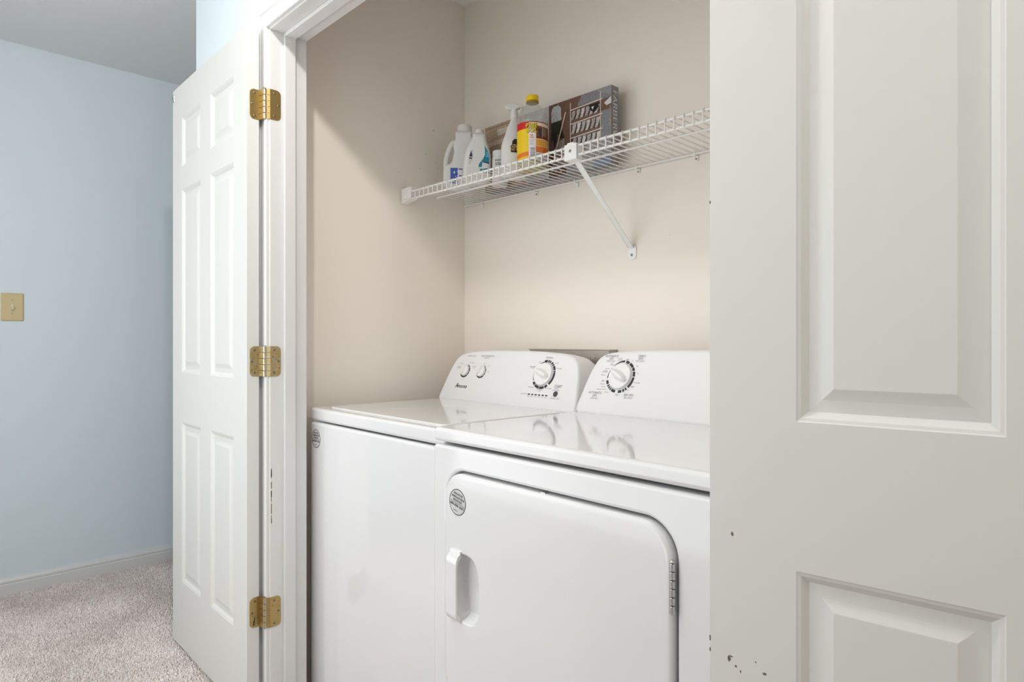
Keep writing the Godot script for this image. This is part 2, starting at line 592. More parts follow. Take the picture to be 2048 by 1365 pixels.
func carpet_pile() -> void:
	# twisted yarn tufts over the carpet that shows past the open door
	var g := G.new()
	g.lathe([[0.0021, 0.0], [0.0024, 0.004], [0.0016, 0.0075], [0.0004, 0.009]], 5)
	var me := g.mesh(60.0)
	var pm := mat(Color(1, 1, 1), 1.0)
	pm.vertex_color_use_as_albedo = true
	me.surface_set_material(0, pm)
	var x0 := -1.722
	var z0 := -0.55
	var step := 0.0046
	var nx := int((0.30 - x0) / step)
	var nz := int((1.13 - z0) / step)
	var f := FastNoiseLite.new()
	f.seed = 5
	f.frequency = 2.2
	f.fractal_octaves = 3
	var spots: Array[Transform3D] = []
	var cols: Array[Color] = []
	for i in nx:
		for j in nz:
			var x := x0 + (i + rng.randf()) * step
			var z := z0 + (j + rng.randf()) * step
			if x > -0.62 and z < 0.005: continue
			# out of the frame on the right, behind the open door and towards the camera
			if x > -0.05 and z < 0.7: continue
			var lean := f.get_noise_2d(x, z)
			var b := Basis(Vector3(rng.randf_range(-1, 1), 0, rng.randf_range(-1, 1)).normalized(), rng.randf_range(0.1, 0.75) + lean * 0.25)
			b = b.scaled(Vector3.ONE * rng.randf_range(0.8, 1.3))
			spots.append(Transform3D(b, Vector3(x, -0.001, z)))
			var v := clampf(0.5 + lean * 0.55 + rng.randf_range(-0.45, 0.45), 0.0, 1.0)
			cols.append(Color(0.67, 0.60, 0.57).lerp(Color(0.97, 0.905, 0.865), v))
	var mm := MultiMesh.new()
	mm.transform_format = MultiMesh.TRANSFORM_3D
	mm.use_colors = true
	mm.mesh = me
	mm.instance_count = spots.size()
	for i in spots.size():
		mm.set_instance_transform(i, spots[i])
		mm.set_instance_color(i, cols[i])
	var o := MultiMeshInstance3D.new()
	o.name = "carpet_pile"
	o.multimesh = mm
	add_child(o)
	tag(o, "short beige grey carpet pile in front of the blue wall", "carpet", "", "stuff")

# ---------------------------------------------------------------- jambs, stops and casings
func trims() -> void:
	# jamb: 18 mm boards lining the opening, with a stop
	var W := 1.43
	var T := 2.037
	var jz0 := -0.1155
	parts_trim("trim_1", Vector3(0, 0, 0), [
		[Vector3(-0.018, 0, jz0), Vector3(0.0, T + 0.018, 0.0)],
		[Vector3(0.0, 0, -0.0755), Vector3(0.0105, T, -0.041)]], "white painted left door jamb with stop, beside the washer")
	parts_trim("trim_2", Vector3(0, 0, 0), [
		[Vector3(0.0, T, jz0), Vector3(W, T + 0.018, 0.0)],
		[Vector3(0.0105, T - 0.0105, -0.0755), Vector3(W - 0.0105, T, -0.041)]], "white painted head jamb across the top of the closet opening")
	parts_trim("trim_3", Vector3(0, 0, 0), [
		[Vector3(W, 0, jz0), Vector3(W + 0.018, T + 0.018, 0.0)],
		[Vector3(W - 0.0105, 0, -0.0755), Vector3(W, T, -0.041)]], "white painted right door jamb with stop, beside the dryer")
	# casing: profile across the width (0 = inner edge), mitred at the head
	var prof := [[0.0, 0.0], [0.0, 0.0085], [0.002, 0.0105], [0.010, 0.0112], [0.0125, 0.0105], [0.0135, 0.0062], [0.0155, 0.0052], [0.0175, 0.0062], [0.026, 0.0050], [0.044, 0.0066], [0.049, 0.0105], [0.055, 0.0105], [0.057, 0.0085], [0.057, 0.0]]
	for side in 3:
		var g := G.new()
		var rings: Array = [PackedVector3Array(), PackedVector3Array()]
		for p in prof:
			var d: float = 0.005 + p[0]
			if side == 0:
				rings[0].append(Vector3(-d, 0, p[1]))
				rings[1].append(Vector3(-d, T + d, p[1]))
			elif side == 1:
				rings[0].append(Vector3(-d, T + d, p[1]))
				rings[1].append(Vector3(W + d, T + d, p[1]))
			else:
				rings[0].append(Vector3(W + d, 0, p[1]))
				rings[1].append(Vector3(W + d, T + d, p[1]))
		g.loft(rings)
		var o := put(g, "trim_%d" % (4 + side), M.trim, self, 25.0)
		tag(o, ["white moulded casing up the left side of the closet opening", "white moulded casing across the top of the closet opening", "white moulded casing up the right side of the closet opening"][side], "casing", "", "structure")
	# cracked paint between casing and jamb on the left side
	rng.seed = 40
	var g := G.new()
	for k in 9:
		var y := rng.randf_range(0.45, 0.80)
		var h := rng.randf_range(0.008, 0.035)
		g.box(Vector3(-0.0003, y, -0.0042 - rng.randf() * 0.0015), Vector3(0.0003, y + h, -0.0028))
	put(g, "paint_crack", M.crack, get_node("trim_1"), 0.0)

func parts_trim(called: String, _at: Vector3, boxes: Array, label: String) -> void:
	var g := G.new()
	for b in boxes:
		var lo: Vector3 = b[0]
		var hi: Vector3 = b[1]
		g.rbox((lo + hi) * 0.5, hi - lo, 0.0018, 2)
	var o := put(g, called, M.trim)
	tag(o, label, "jamb", "", "structure")

# ---------------------------------------------------------------- six-panel doors
func door_leaf(called: String, corner: Vector3, turn: float, side: float, lift: float, label: String) -> void:
	# own axes: x from the hinge edge along the face, y up, z out of the face that shows (side -1: the leaf runs to -x)
	var w := 0.711
	var h := 2.027
	var th := 0.035
	var d := base(called, Vector3(corner.x, 0, corner.z))
	if side < 0: d.rotation.y = turn - PI
	else: d.rotation.y = turn
	tag(d, label, "door", "", "structure")
	var sx := side
	var cols := [[0.1065, 0.3065], [0.4045, 0.6045]]
	var rows := [[0.255 - 0.018, 0.8285 - 0.018], [1.007 - 0.018, 1.664 - 0.018], [1.7465 - 0.018, 1.925 - 0.018]]
	# slab: stiles and rails, both faces, with the panel openings left out
	var xs := [0.0, cols[0][0], cols[0][1], cols[1][0], cols[1][1], w]
	var ys := [0.0, rows[0][0], rows[0][1], rows[1][0], rows[1][1], rows[2][0], rows[2][1], h]
	var g := G.new()
	for i in 5:
		for j in 7:
			if i % 2 == 1 and j % 2 == 1: continue
			for f in [0.0, -th]:
				var s := g.t.size()
				g.quad(Vector3(xs[i] * sx, ys[j] + lift, f), Vector3(xs[i] * sx, ys[j + 1] + lift, f), Vector3(xs[i + 1] * sx, ys[j + 1] + lift, f), Vector3(xs[i + 1] * sx, ys[j] + lift, f))
				if (f < 0.0) != (sx < 0.0): g.flip(s)
	var s0 := g.t.size()
	g.box(Vector3(minf(0, w * sx), lift, -th), Vector3(maxf(0, w * sx), h + lift, 0))
	# keep only the four edges of that box
	var keep := PackedVector3Array()
	for i in range(s0, g.t.size(), 3):
		var n := (g.t[i + 1] - g.t[i]).cross(g.t[i + 2] - g.t[i])
		if absf(n.z) < n.length() * 0.5:
			for k in 3: keep.append(g.t[i + k])
	g.t.resize(s0)
	g.t.append_array(keep)
	put(g, "slab", M.door, d, 0.0)
	# panels: sticking, groove and raised field
	var rings := [[0.0, 0.0], [0.0015, -0.0012], [0.005, -0.0022], [0.0095, -0.0062], [0.0125, -0.0085], [0.0155, -0.0082], [0.027, -0.0072], [0.040, -0.0022], [0.0412, -0.0020]]
	for c in cols:
		for r in rows:
			var p := G.new()
			for f in 2:
				var prev: Array = []
				for k in rings.size():
					var q: float = rings[k][0]
					var z: float = rings[k][1] if f == 0 else -th - rings[k][1]
					var cur := [Vector3((c[0] + q) * sx, r[0] + q + lift, z), Vector3((c[0] + q) * sx, r[1] - q + lift, z), Vector3((c[1] - q) * sx, r[1] - q + lift, z), Vector3((c[1] - q) * sx, r[0] + q + lift, z)]
					var s := p.t.size()
					if k > 0:
						for e in 4: p.quad(prev[e], prev[(e + 1) % 4], cur[(e + 1) % 4], cur[e])
					if k == rings.size() - 1: p.quad(cur[0], cur[1], cur[2], cur[3])
					if (f == 1) != (sx < 0.0): p.flip(s)
					prev = cur
			put(p, "panel", M.door, d, 18.0)
	# hinges
	var n_h := 0
	for y in [1.8165, 1.060, 0.322]:
		hinge(d, side, y, n_h, corner)
		n_h += 1
	if side < 0:
		# small ball-catch strike at the top of the free edge
		var k := G.new()
		k.rbox(Vector3(-w + 0.010, h + lift - 0.028, 0.0012), Vector3(0.019, 0.028, 0.0028), 0.001, 1)
		var cp := put(k, "catch_plate", M.steel, d)
		cp.set_meta("label", "small metal catch plate")
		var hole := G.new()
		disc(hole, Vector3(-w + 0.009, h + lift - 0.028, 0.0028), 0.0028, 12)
		put(hole, "catch_hole_shade", M.slot, cp, 0.0)  # flat disc, painted dark for the shade of a hole
	else:
		# chipped paint near the hinge edge
		rng.seed = 90
		for c in [[0.0296, 0.8751, 0.0032, 0.007], [0.0255, 0.716, 0.004, 0.008], [0.034, 0.7085, 0.0025, 0.004], [0.040, 0.704, 0.002, 0.004], [0.0589, 0.7212, 0.0022, 0.0022], [0.0695, 0.7102, 0.006, 0.003], [0.0765, 0.700, 0.0035, 0.006], [0.0285, 0.7195, 0.006, 0.0016]]:
			var k := G.new()
			var pts := PackedVector2Array()
			for i in 9:
				var a := TAU * i / 9.0
				pts.append(Vector2(c[0] + cos(a) * c[2] * rng.randf_range(0.3, 0.6), c[1] + sin(a) * c[3] * rng.randf_range(0.3, 0.6)))
			for i in 9:
				k.tri(Vector3(c[0], c[1], 0.0003), Vector3(pts[(i + 1) % 9].x, pts[(i + 1) % 9].y, 0.0003), Vector3(pts[i].x, pts[i].y, 0.0003))
			put(k, "paint_chip", M.chip, d, 0.0)
		for y in [0.735, 0.72, 0.665, 1.30]:
			var k := G.new()
			k.rbox(Vector3(0.0004, y, -0.0008), Vector3(0.002, rng.randf_range(0.004, 0.008), 0.002), 0.0006, 1)
			put(k, "paint_chip", M.chip, d)

func hinge(d: Node3D, side: float, y: float, which: int, corner: Vector3) -> void:
	# leaf on the door edge, barrel, leaf on the jamb: built in world axes, then brought into the door's own
	var inv := d.transform.affine_inverse()
	var H := 0.089
	var e := Node3D.new()
	e.name = "hinge"
	d.add_child(e, true)
	e.position = inv * Vector3(corner.x, y, corner.z)
	e.set_meta("label", ["brass butt hinge, clean and golden", "brass butt hinge speckled with dark tarnish", "dull brass butt hinge with a rust streak"][which])
	var xf := (d.transform * Transform3D(Basis.IDENTITY, e.position)).affine_inverse()
	var m: Material = [M.brass, M.brass_worn, M.brass][which]
	var jx := 0.0 if side < 0 else 1.43
	var s := 1.0 if side < 0 else -1.0
	# barrel between jamb corner and door edge
	var bc := Vector3(jx - 0.0095 * s, y, 0.0115)
	var ex := corner.x
	# door leaf: rounded plate lying on the door's hinge edge
	var leafs := [[Vector3(ex + 0.0006 * s, y, 0), corner.z - 0.0075, bc.z + 0.008, true], [Vector3(jx + 0.0006 * s, y, 0), -0.0325, 0.0005, false]]
	for lf in leafs:
		var g := G.new()
		var z0: float = minf(lf[1], lf[2])
		var z1: float = maxf(lf[1], lf[2])
		var rad := 0.0135
		var o := PackedVector2Array()
		var door_leaf_side: bool = lf[3]
		# rounded corners on the side away from the barrel
		if door_leaf_side:
			o.append(Vector2(z0, -H / 2)); o.append(Vector2(z0, H / 2))
			for i in 7:
				var a := PI * 0.5 * (1.0 - i / 6.0)
				o.append(Vector2(z1 - rad + cos(a) * rad, H / 2 - rad + sin(a) * rad))
			for i in 7:
				var a := -PI * 0.5 * i / 6.0
				o.append(Vector2(z1 - rad + cos(a) * rad, -H / 2 + rad + sin(a) * rad))
		else:
			o.append(Vector2(z1, H / 2)); o.append(Vector2(z1, -H / 2))
			for i in 7:
				var a := -PI * 0.5 - PI * 0.5 * i / 6.0
				o.append(Vector2(z0 + rad + cos(a) * rad, -H / 2 + rad + sin(a) * rad))
			for i in 7:
				var a := PI - PI * 0.5 * i / 6.0
				o.append(Vector2(z0 + rad + cos(a) * rad, H / 2 - rad + sin(a) * rad))
		g.puffy(o, -0.001, 0.0012, 0.0004, 1)
		# x,y,z of the outline -> world z, y, x
		var at: Vector3 = lf[0]
		g.warp(0, func(p: Vector3) -> Vector3: return Vector3(at.x + p.z * s, at.y + p.y, p.x))
		if door_leaf_side:
			# the leaf bends from the door edge round the knuckles
			for k in 5:
				var ya: float = y - H / 2 + k * H / 5.0 + 0.0006
				var yb: float = ya + H / 5.0 - 0.0012
				for dz in [-0.001, 0.001]:
					g.quad(Vector3(at.x, ya, z0 + dz), Vector3(at.x, yb, z0 + dz), Vector3(bc.x, yb, bc.z + dz), Vector3(bc.x, ya, bc.z + dz))
		else:
			for k in 5:
				var ya: float = y - H / 2 + k * H / 5.0 + 0.0006
				var yb: float = ya + H / 5.0 - 0.0012
				g.quad(Vector3(at.x, ya, z1), Vector3(at.x, yb, z1), Vector3(bc.x + 0.002 * s, yb, bc.z), Vector3(bc.x + 0.002 * s, ya, bc.z))
		g.xform(0, xf)
		put(g, "leaf", m, e)
		# three screws
		for k in [[0.018 if door_leaf_side else 0.020, H / 2 - 0.011], [0.0105 if door_leaf_side else 0.0075, 0.0], [0.018 if door_leaf_side else 0.020, -H / 2 + 0.011]]:
			var sz: float = (z1 - k[0] + 0.004) if door_leaf_side else (z0 + k[0])
			var c := G.new()
			c.lathe([[0.0035, 0.0], [0.0035, 0.0006], [0.0028, 0.0012], [0.0012, 0.0014]], 14)
			c.warp(0, func(p: Vector3) -> Vector3: return Vector3(at.x + (0.0012 + p.y) * s, at.y + k[1] + p.x, sz + p.z))
			c.xform(0, xf)
			put(c, "screw", M.screw, e)
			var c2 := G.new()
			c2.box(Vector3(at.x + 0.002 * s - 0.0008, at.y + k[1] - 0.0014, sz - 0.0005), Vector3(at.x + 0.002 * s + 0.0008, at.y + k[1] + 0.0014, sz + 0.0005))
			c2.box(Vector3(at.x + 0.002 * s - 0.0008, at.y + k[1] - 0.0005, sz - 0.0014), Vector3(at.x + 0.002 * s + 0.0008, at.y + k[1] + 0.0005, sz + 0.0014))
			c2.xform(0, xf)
			put(c2, "screw_slot_shade", M.slot, e, 0.0)  # raised cross; its dark colour stands for shade in the recess
		# tarnish spots
		if which > 0 and side < 0:
			rng.seed = 300 + which * 7 + int(door_leaf_side)
			var sp := G.new()
			for k in (26 if which == 1 else 7):
				var rr := rng.randf_range(0.0004, 0.0011) * (1.6 if rng.randf() < 0.15 else 1.0)
				var zz := rng.randf_range(z0 + 0.003, z1 - 0.003)
				var yy := rng.randf_range(-H / 2 + 0.008, H / 2 - 0.008)
				var st := sp.t.size()
				disc(sp, Vector3.ZERO, rr, 7, rng.randf_range(0.7, 1.5))
				sp.warp(st, func(p: Vector3) -> Vector3: return Vector3(at.x + 0.0015 * s, at.y + yy + p.y, zz + p.x))
			if which == 2 and door_leaf_side:
				var st := sp.t.size()
				for k in 6:
					disc(sp, Vector3(0.0006 * k - 0.001, -0.004 * k - 0.006, 0), 0.0012 + 0.0003 * k, 8, 1.8)
				sp.warp(st, func(p: Vector3) -> Vector3: return Vector3(at.x + 0.0015 * s, at.y + p.y - 0.008, (z0 + z1) * 0.5 + p.x))
			sp.xform(0, xf)
			var spot := put(sp, "tarnish", M.rust, e, 0.0)
			spot.set_meta("label", "dark tarnish spots")
	# five knuckles and the pin
	for k in 5:
		var c := G.new()
		var y0 := y - H / 2 + k * H / 5.0
		c.lathe([[0.0050, 0.0], [0.0060, 0.0008], [0.0060, H / 5.0 - 0.0018], [0.0050, H / 5.0 - 0.0010]], 16, Vector3(bc.x, y0, bc.z))
		c.xform(0, xf)
		put(c, "knuckle", M.barrel, e)
	var pin := G.new()
	pin.lathe([[0.0035, -H / 2 - 0.002], [0.0035, H / 2], [0.005, H / 2 + 0.0005], [0.005, H / 2 + 0.002], [0.003, H / 2 + 0.003]], 14, bc)
	pin.xform(0, xf)
	put(pin, "pin", M.steel if which == 1 else m, e)

# ---------------------------------------------------------------- light switch on the blue wall
func light_switch() -> void:
	var o := base("light_switch", Vector3(-1.735, 1.270, 0.394), PI / 2)
	tag(o, "ivory toggle light switch on the pale blue wall", "switch")
	var g := G.new()
	var rings: Array = []
	for k in [[0.041, 0.0615, 0.0], [0.041, 0.0615, 0.0025], [0.0365, 0.057, 0.0055], [0.036, 0.0565, 0.0057]]:
		var r := PackedVector3Array()
		for p in rrect(Vector2(-k[0], -k[1]), Vector2(k[0], k[1]), 0.002, 2): r.append(Vector3(p.x, p.y, k[2]))
		rings.append(r)
	g.loft(rings)
	put(g, "plate", M.ivory, o, 20.0)
	g = G.new()
	g.box(Vector3(-0.0052, -0.012, 0.0045), Vector3(0.0052, 0.012, 0.0060))
	put(g, "slot", M.ivory, o, 0.0)
	g = G.new()
	g.rbox(Vector3.ZERO, Vector3(0.0082, 0.011, 0.021), 0.002, 2)
	g.xform(0, Transform3D(Basis(Vector3.RIGHT, deg_to_rad(24.0)), Vector3(0, -0.0035, 0.010)))
	put(g, "toggle", M.ivory_light, o)
	g = G.new()
	g.rbox(Vector3(0, 0.0055, 0.0062), Vector3(0.0085, 0.010, 0.003), 0.001, 1)
	put(g, "toggle_collar", M.ivory_light, o)
	for y in [0.030, -0.030]:
		g = G.new()
		g.lathe([[0.0032, 0.0], [0.0032, 0.0008], [0.002, 0.0016]], 14)
		g.xform(0, Transform3D(Basis(Vector3.RIGHT, PI / 2), Vector3(0, y, 0.0055)))
		put(g, "screw", M.ivory, o)
		g = G.new()
		g.box(Vector3(-0.0028, y - 0.0005, 0.0062), Vector3(0.0028, y + 0.0005, 0.0073))
		put(g, "screw_slot_shade", M.slot, o, 0.0)  # bar on the screw head, coloured dark like a shaded slot

# ---------------------------------------------------------------- washer and dryer
const APP_TURN := -0.03735      # the machines stand a little askew in the closet
const PK := 0.40                # slope of the control panels

# body below the gap, recessed dark neck, top panel above it
func cabinet(o: Node3D, w: float, depth: float, gap_y: float, top_y: float) -> void:
	var g := G.new()
	g.rbox(Vector3(w / 2, (gap_y - 0.0045) / 2 + 0.012, -depth / 2), Vector3(w, gap_y - 0.0045 - 0.024, depth), 0.010, 3)
	put(g, "cabinet", M.enamel, o)
	g = G.new()
	g.box(Vector3(0.15, gap_y - 0.02, -depth + 0.10), Vector3(w - 0.15, gap_y + 0.012, -0.17))
	put(g, "neck", M.enamel, o, 0.0)
	for x in [0.05, w - 0.05]:
		for z in [-0.06, -depth + 0.06]:
			g = G.new()
			g.lathe([[0.02, 0.0], [0.024, 0.004], [0.014, 0.014], [0.014, 0.03]], 16, Vector3(x, 0, z))
			put(g, "foot", M.rubber, o)

# control panel: outline on the sloped face, pulled back to the rear of the machine
func console(o: Node3D, out: Array, y0: float, z0: float, depth: float) -> Node3D:
	# out: [x, y] of the face's outline (y in metres above floor) from bottom left over the top to bottom right
	var face := PackedVector2Array()
	for p in out: face.append(Vector2(p[0], (p[1] - y0) * sqrt(1.0 + PK * PK)))
	face = smooth_open(face, 3)
	var c := Node3D.new()
	c.name = "console"
	o.add_child(c, true)
	var u := Vector3(0, 1, -PK).normalized()
	var n := Vector3(0, PK, 1).normalized()
	c.transform = Transform3D(Basis(Vector3.RIGHT, u, n), Vector3(0, y0, z0))
	# rings in machine axes: rounded front rim, then straight back with the top following
	var g := G.new()
	var rings: Array = []
	var steps := [[0.0108, 0.0], [0.010, 0.0], [0.0065, -0.0008], [0.003, -0.003], [0.001, -0.0065], [0.0, -0.0105]]
	for k in steps:
		var r := PackedVector3Array()
		for q in G.inset(face, k[0], k[1]): r.append(q)
		rings.append(r)
	# rear: shoulders round off towards the back
	var inv := c.transform.affine_inverse()
	var mid := (face[0].x + face[face.size() - 1].x) * 0.5
	var top := 0.0
	for q in face: top = maxf(top, q.y)
	for k in [[0.45, 0.006, 0.002], [0.80, 0.015, 0.007], [1.0, 0.026, 0.015]]:
		var r := PackedVector3Array()
		for q in face:
			var w: Vector3 = c.transform * Vector3(q.x, q.y, -0.0105)
			var f := clampf(q.y / top, 0.0, 1.0)
			f = f * f
			var sx := clampf((q.x - mid) / (mid - face[0].x), -1.0, 1.0)
			r.append(inv * Vector3(w.x - sx * k[1] * f, w.y - k[2] * f, lerpf(w.z, -depth, k[0])))
		rings.append(r)
	g.loft(rings)
	put(g, "shell", M.plastic, c, 30.0)
	return c

func smooth_open(p: PackedVector2Array, times: int) -> PackedVector2Array:
	for k in times:
		var q := PackedVector2Array()
		q.append(p[0])
		for i in range(p.size() - 1):
			q.append(p[i].lerp(p[i + 1], 0.25))
			q.append(p[i].lerp(p[i + 1], 0.75))
		q.append(p[p.size() - 1])
		p = q
	return p

func knob(c: Node3D, x: float, s: float, r: float, deg: float) -> void:
	var k := Node3D.new()
	k.name = "knob"
	c.add_child(k, true)
	k.position = Vector3(x, s, 0)
	var g := G.new()
	var st := g.t.size()
	g.lathe([[r * 0.97, -0.001], [r * 0.98, 0.004], [r * 0.93, 0.0075], [r * 0.86, 0.0085], [r * 0.80, 0.0080], [r * 0.02, 0.0085]], 40)
	g.xform(st, Transform3D(Basis(Vector3.RIGHT, PI / 2), Vector3.ZERO))
	put(g, "dial", M.knob, k)
	# finger grip: a ridge with sloped flanks
	g = G.new()
	var o := PackedVector2Array()
	for i in 24:
		var a := TAU * i / 24.0
		o.append(Vector2(cos(a) * r * 0.86, sin(a) * r * 0.40 * (0.75 + 0.25 * absf(sin(a)))))
	var rings: Array = []
	for q in [[1.0, 1.0, 0.006], [0.97, 0.82, 0.010], [0.92, 0.55, 0.016], [0.86, 0.36, 0.020], [0.80, 0.26, 0.0215]]:
		var ring := PackedVector3Array()
		for p in o: ring.append(Vector3(p.x * q[0], p.y * q[1], q[2] * (0.55 + 0.45 * r / 0.04)))
		rings.append(ring)
	g.loft(rings)
	g.xform(0, Transform3D(Basis(Vector3(0, 0, 1), deg_to_rad(deg)), Vector3.ZERO))
	put(g, "grip", M.knob, k, 50.0)

func register_sticker(o: Node3D, c: Vector3, r: float, tilt: float) -> void:
	var s := Node3D.new()
	s.name = "sticker"
	o.add_child(s, true)
	s.position = c
	s.rotation.z = tilt
	s.set_meta("label", "round grey registration sticker")
	var g := G.new()
	disc(g, Vector3.ZERO, r, 40)
	put(g, "sticker_disc", mat(Color(0.80, 0.80, 0.80), 0.5), s, 0.0)
	g = G.new()
	arc_band(g, Vector3(0, 0, 0.0002), r * 0.945, r, 0, 360)
	put(g, "sticker_border", M.print_dark, s, 0.0)
	g = G.new()
	g.text("REGISTER", r * 0.17, Vector3(0, r * 0.60, 0.0003), true)
	g.text("ENREGISTRER", r * 0.17, Vector3(0, r * 0.34, 0.0003), true)
	g.text("REGISTRE", r * 0.17, Vector3(0, r * 0.09, 0.0003), true)
	g.text("888-000-3281", r * 0.20, Vector3(0, -r * 0.28, 0.0003), true)
	flat_quad(g, Vector2(-r * 0.35, -r * 0.70), Vector2(r * 0.15, -r * 0.66), 0.0003)
	flat_quad(g, Vector2(-r * 0.86, -r * 0.10), Vector2(r * 0.86, -r * 0.07), 0.0003)
	put(g, "sticker_print", M.print_dark, s, 0.0)

func washer() -> void:
	var o := base("washing_machine", Vector3(-0.035, 0, -0.145), APP_TURN)
	tag(o, "white top-loading washing machine with three dials, beside the closet's left jamb", "washer")
	var w := 0.704
	cabinet(o, w, 0.655, 0.874, 0.9125)
	# top panel: shallow tray with a rim, then the lid
	var g := G.new()
	g.rbox(Vector3(w / 2, 0.8932, -0.3275), Vector3(w, 0.0386, 0.655), 0.009, 3)
	put(g, "top_panel", M.enamel, o)
	g = G.new()
	var lo := rrect(Vector2(0.055, -0.463), Vector2(w - 0.055, -0.036), 0.02, 5)
	g.puffy(lo, 0.9105, 0.9165, 0.003, 3)
	g.warp(0, func(p: Vector3) -> Vector3: return Vector3(p.x, p.z, p.y))
	put(g, "lid", M.enamel, o)
	# console
	var out := [[0.0175, 0.9095], [0.0182, 0.935], [0.0236, 0.9593], [0.0338, 1.0084], [0.0475, 1.047], [0.062, 1.066], [0.092, 1.0805], [0.175, 1.0885], [0.2625, 1.091], [0.349, 1.0915], [0.436, 1.0910], [0.523, 1.0885], [0.606, 1.0805], [0.634, 1.066], [0.648, 1.047], [0.6620, 1.0084], [0.672, 0.9593], [0.677, 0.935], [0.678, 0.9095]]
	var c := console(o, out, 0.913, -0.475, 0.635)
	var kk := sqrt(1.0 + PK * PK)
	var S := func(y: float) -> float: return (y - 0.913) * kk
	var z := 0.0004
	# dark print round the dials
	g = G.new()
	var k1 := Vector3(0.127, S.call(1.016), z)
	var k2 := Vector3(0.216, S.call(1.016), z)
	var k3 := Vector3(0.5165, S.call(1.017), z)
	arc_band(g, k1, 0.0205, 0.0255, 205, 318)
	arc_band(g, k1, 0.0205, 0.0255, -36, -12)
	arc_band(g, k1, 0.0205, 0.0255, -8, 28)
	arc_band(g, k1, 0.0205, 0.0250, 32, 48)
	arc_band(g, k1, 0.0205, 0.0250, 53, 60)
	arc_band(g, k1, 0.0205, 0.0250, 66, 72)
	put(g, "dial_marks", M.print_dark, c, 0.0)
	g = G.new()
	arc_band(g, k2, 0.0200, 0.0245, 195, 318)
	arc_band(g, k2, 0.0205, 0.0240, -36, -12)
	arc_band(g, k2, 0.0205, 0.0235, -6, 30)
	arc_band(g, k2, 0.0205, 0.0225, 36, 70)
	put(g, "dial_marks", M.print_dark, c, 0.0)
	g = G.new()
	for b in [[10, 17], [20, 40], [43, 50], [53, 62], [67, 74], [77, 84], [88, 104], [105, 128]]: arc_band(g, k3, 0.0395, 0.0475 - (0.004 if b[0] > 100 else 0.0), b[0], b[1])
	arc_band(g, k3, 0.0395, 0.0475, -44, 9)
	arc_band(g, k3, 0.0395, 0.0425, 132, 158)
	arc_band(g, k3, 0.0395, 0.0440, 164, 210)
	for b in [[216, 232], [235, 262], [265, 290], [293, 308]]: arc_band(g, k3, 0.0395, 0.0475, b[0], b[1])
	put(g, "dial_marks", M.print_dark, c, 0.0)
	# cycle lights and the start button
	for x in [0.4758, 0.4911, 0.5061, 0.5210, 0.5364, 0.5516]:
		g = G.new()
		g.rbox(Vector3(x, S.call(0.955), 0.0), Vector3(0.009, 0.004, 0.0016), 0.0005, 1)
		put(g, "cycle_light", M.print_dark, c)
	g = G.new()
	g.text("A", 0.0152, Vector3(0.1075, S.call(0.9640), z), true, 0.28, 1, 1.1)
	g.text("mana", 0.0118, Vector3(0.1365, S.call(0.9620), z), true, 0.30, 1, 1.22)
	put(g, "brand_lettering", M.print_black, c, 0.0)
	g = G.new()
	g.text("START", 0.0082, Vector3(0.590, S.call(0.984), z), false, 0.12)
	put(g, "start_lettering", M.print_dark, c, 0.0)
	g = G.new()
	for q in [["WATER LEVEL", 0.0052, 0.1395, 1.067], ["RINSE/TEMPERATURE", 0.0052, 0.227, 1.0677], ["wash/rinse", 0.004, 0.224, 1.0612], ["NORMAL", 0.0058, 0.5225, 1.068], ["heavy", 0.0036, 0.5224, 1.060], ["light", 0.0036, 0.485, 1.054], ["casual", 0.0036, 0.559, 1.053], ["deep water", 0.0038, 0.4586, 1.0395], ["& rinse", 0.0038, 0.4586, 1.0355], ["delicates", 0.0038, 0.5748, 1.0366], ["hand wash", 0.0036, 0.4759, 0.977], ["bulky/sheets", 0.0036, 0.5167, 0.9712], ["off", 0.0042, 0.5182, 0.9665], ["drain & spin", 0.0036, 0.5519, 0.9765], ["cycle status", 0.0038, 0.4524, 0.9554], ["PAUSE", 0.0040, 0.5855, 0.9770], ["push to start", 0.0036, 0.5855, 0.9725], ["CANCEL 3 SEC", 0.0042, 0.5894, 0.9490], ["medium", 0.0034, 0.098, 1.0403], ["auto sensing", 0.0034, 0.1494, 1.0444], ["small load", 0.0034, 0.0869, 1.0290], ["large load", 0.0034, 0.0869, 1.0245], ["warm rinse", 0.0034, 0.1706, 1.0313], ["cool", 0.0034, 0.1706, 1.027], ["hot", 0.0034, 0.2208, 1.0423], ["warm", 0.0034, 0.2465, 1.0348], ["cold", 0.0034, 0.2514, 1.0159], ["sense", 0.0032, 0.4758, 0.9495], ["wash", 0.0032, 0.4911, 0.9492], ["soak", 0.0032, 0.5061, 0.949], ["rinse", 0.0032, 0.5210, 0.949], ["spin", 0.0032, 0.5364, 0.949], ["done", 0.0032, 0.5516, 0.949]]:
		g.text(q[0], q[1], Vector3(q[2], S.call(q[3]), z))
	put(g, "panel_lettering", M.print_grey, c, 0.0)
	g = G.new()
	g.lathe([[0.0088, -0.001], [0.0088, 0.0012], [0.0078, 0.002], [0.0004, 0.0022]], 28)
	g.xform(0, Transform3D(Basis(Vector3.RIGHT, PI / 2), Vector3(0.5875, S.call(0.9618), 0)))
	put(g, "start_button", mat(Color(0.27, 0.27, 0.28), 0.35), c)
	knob(c, k1.x, k1.y, 0.0205, 88.0)
	knob(c, k2.x, k2.y, 0.0205, 62.0)
	knob(c, k3.x, k3.y, 0.0385, -20.0)
	register_sticker(o, Vector3(0.0415, 0.8191, 0.0004), 0.0285, deg_to_rad(0.0))

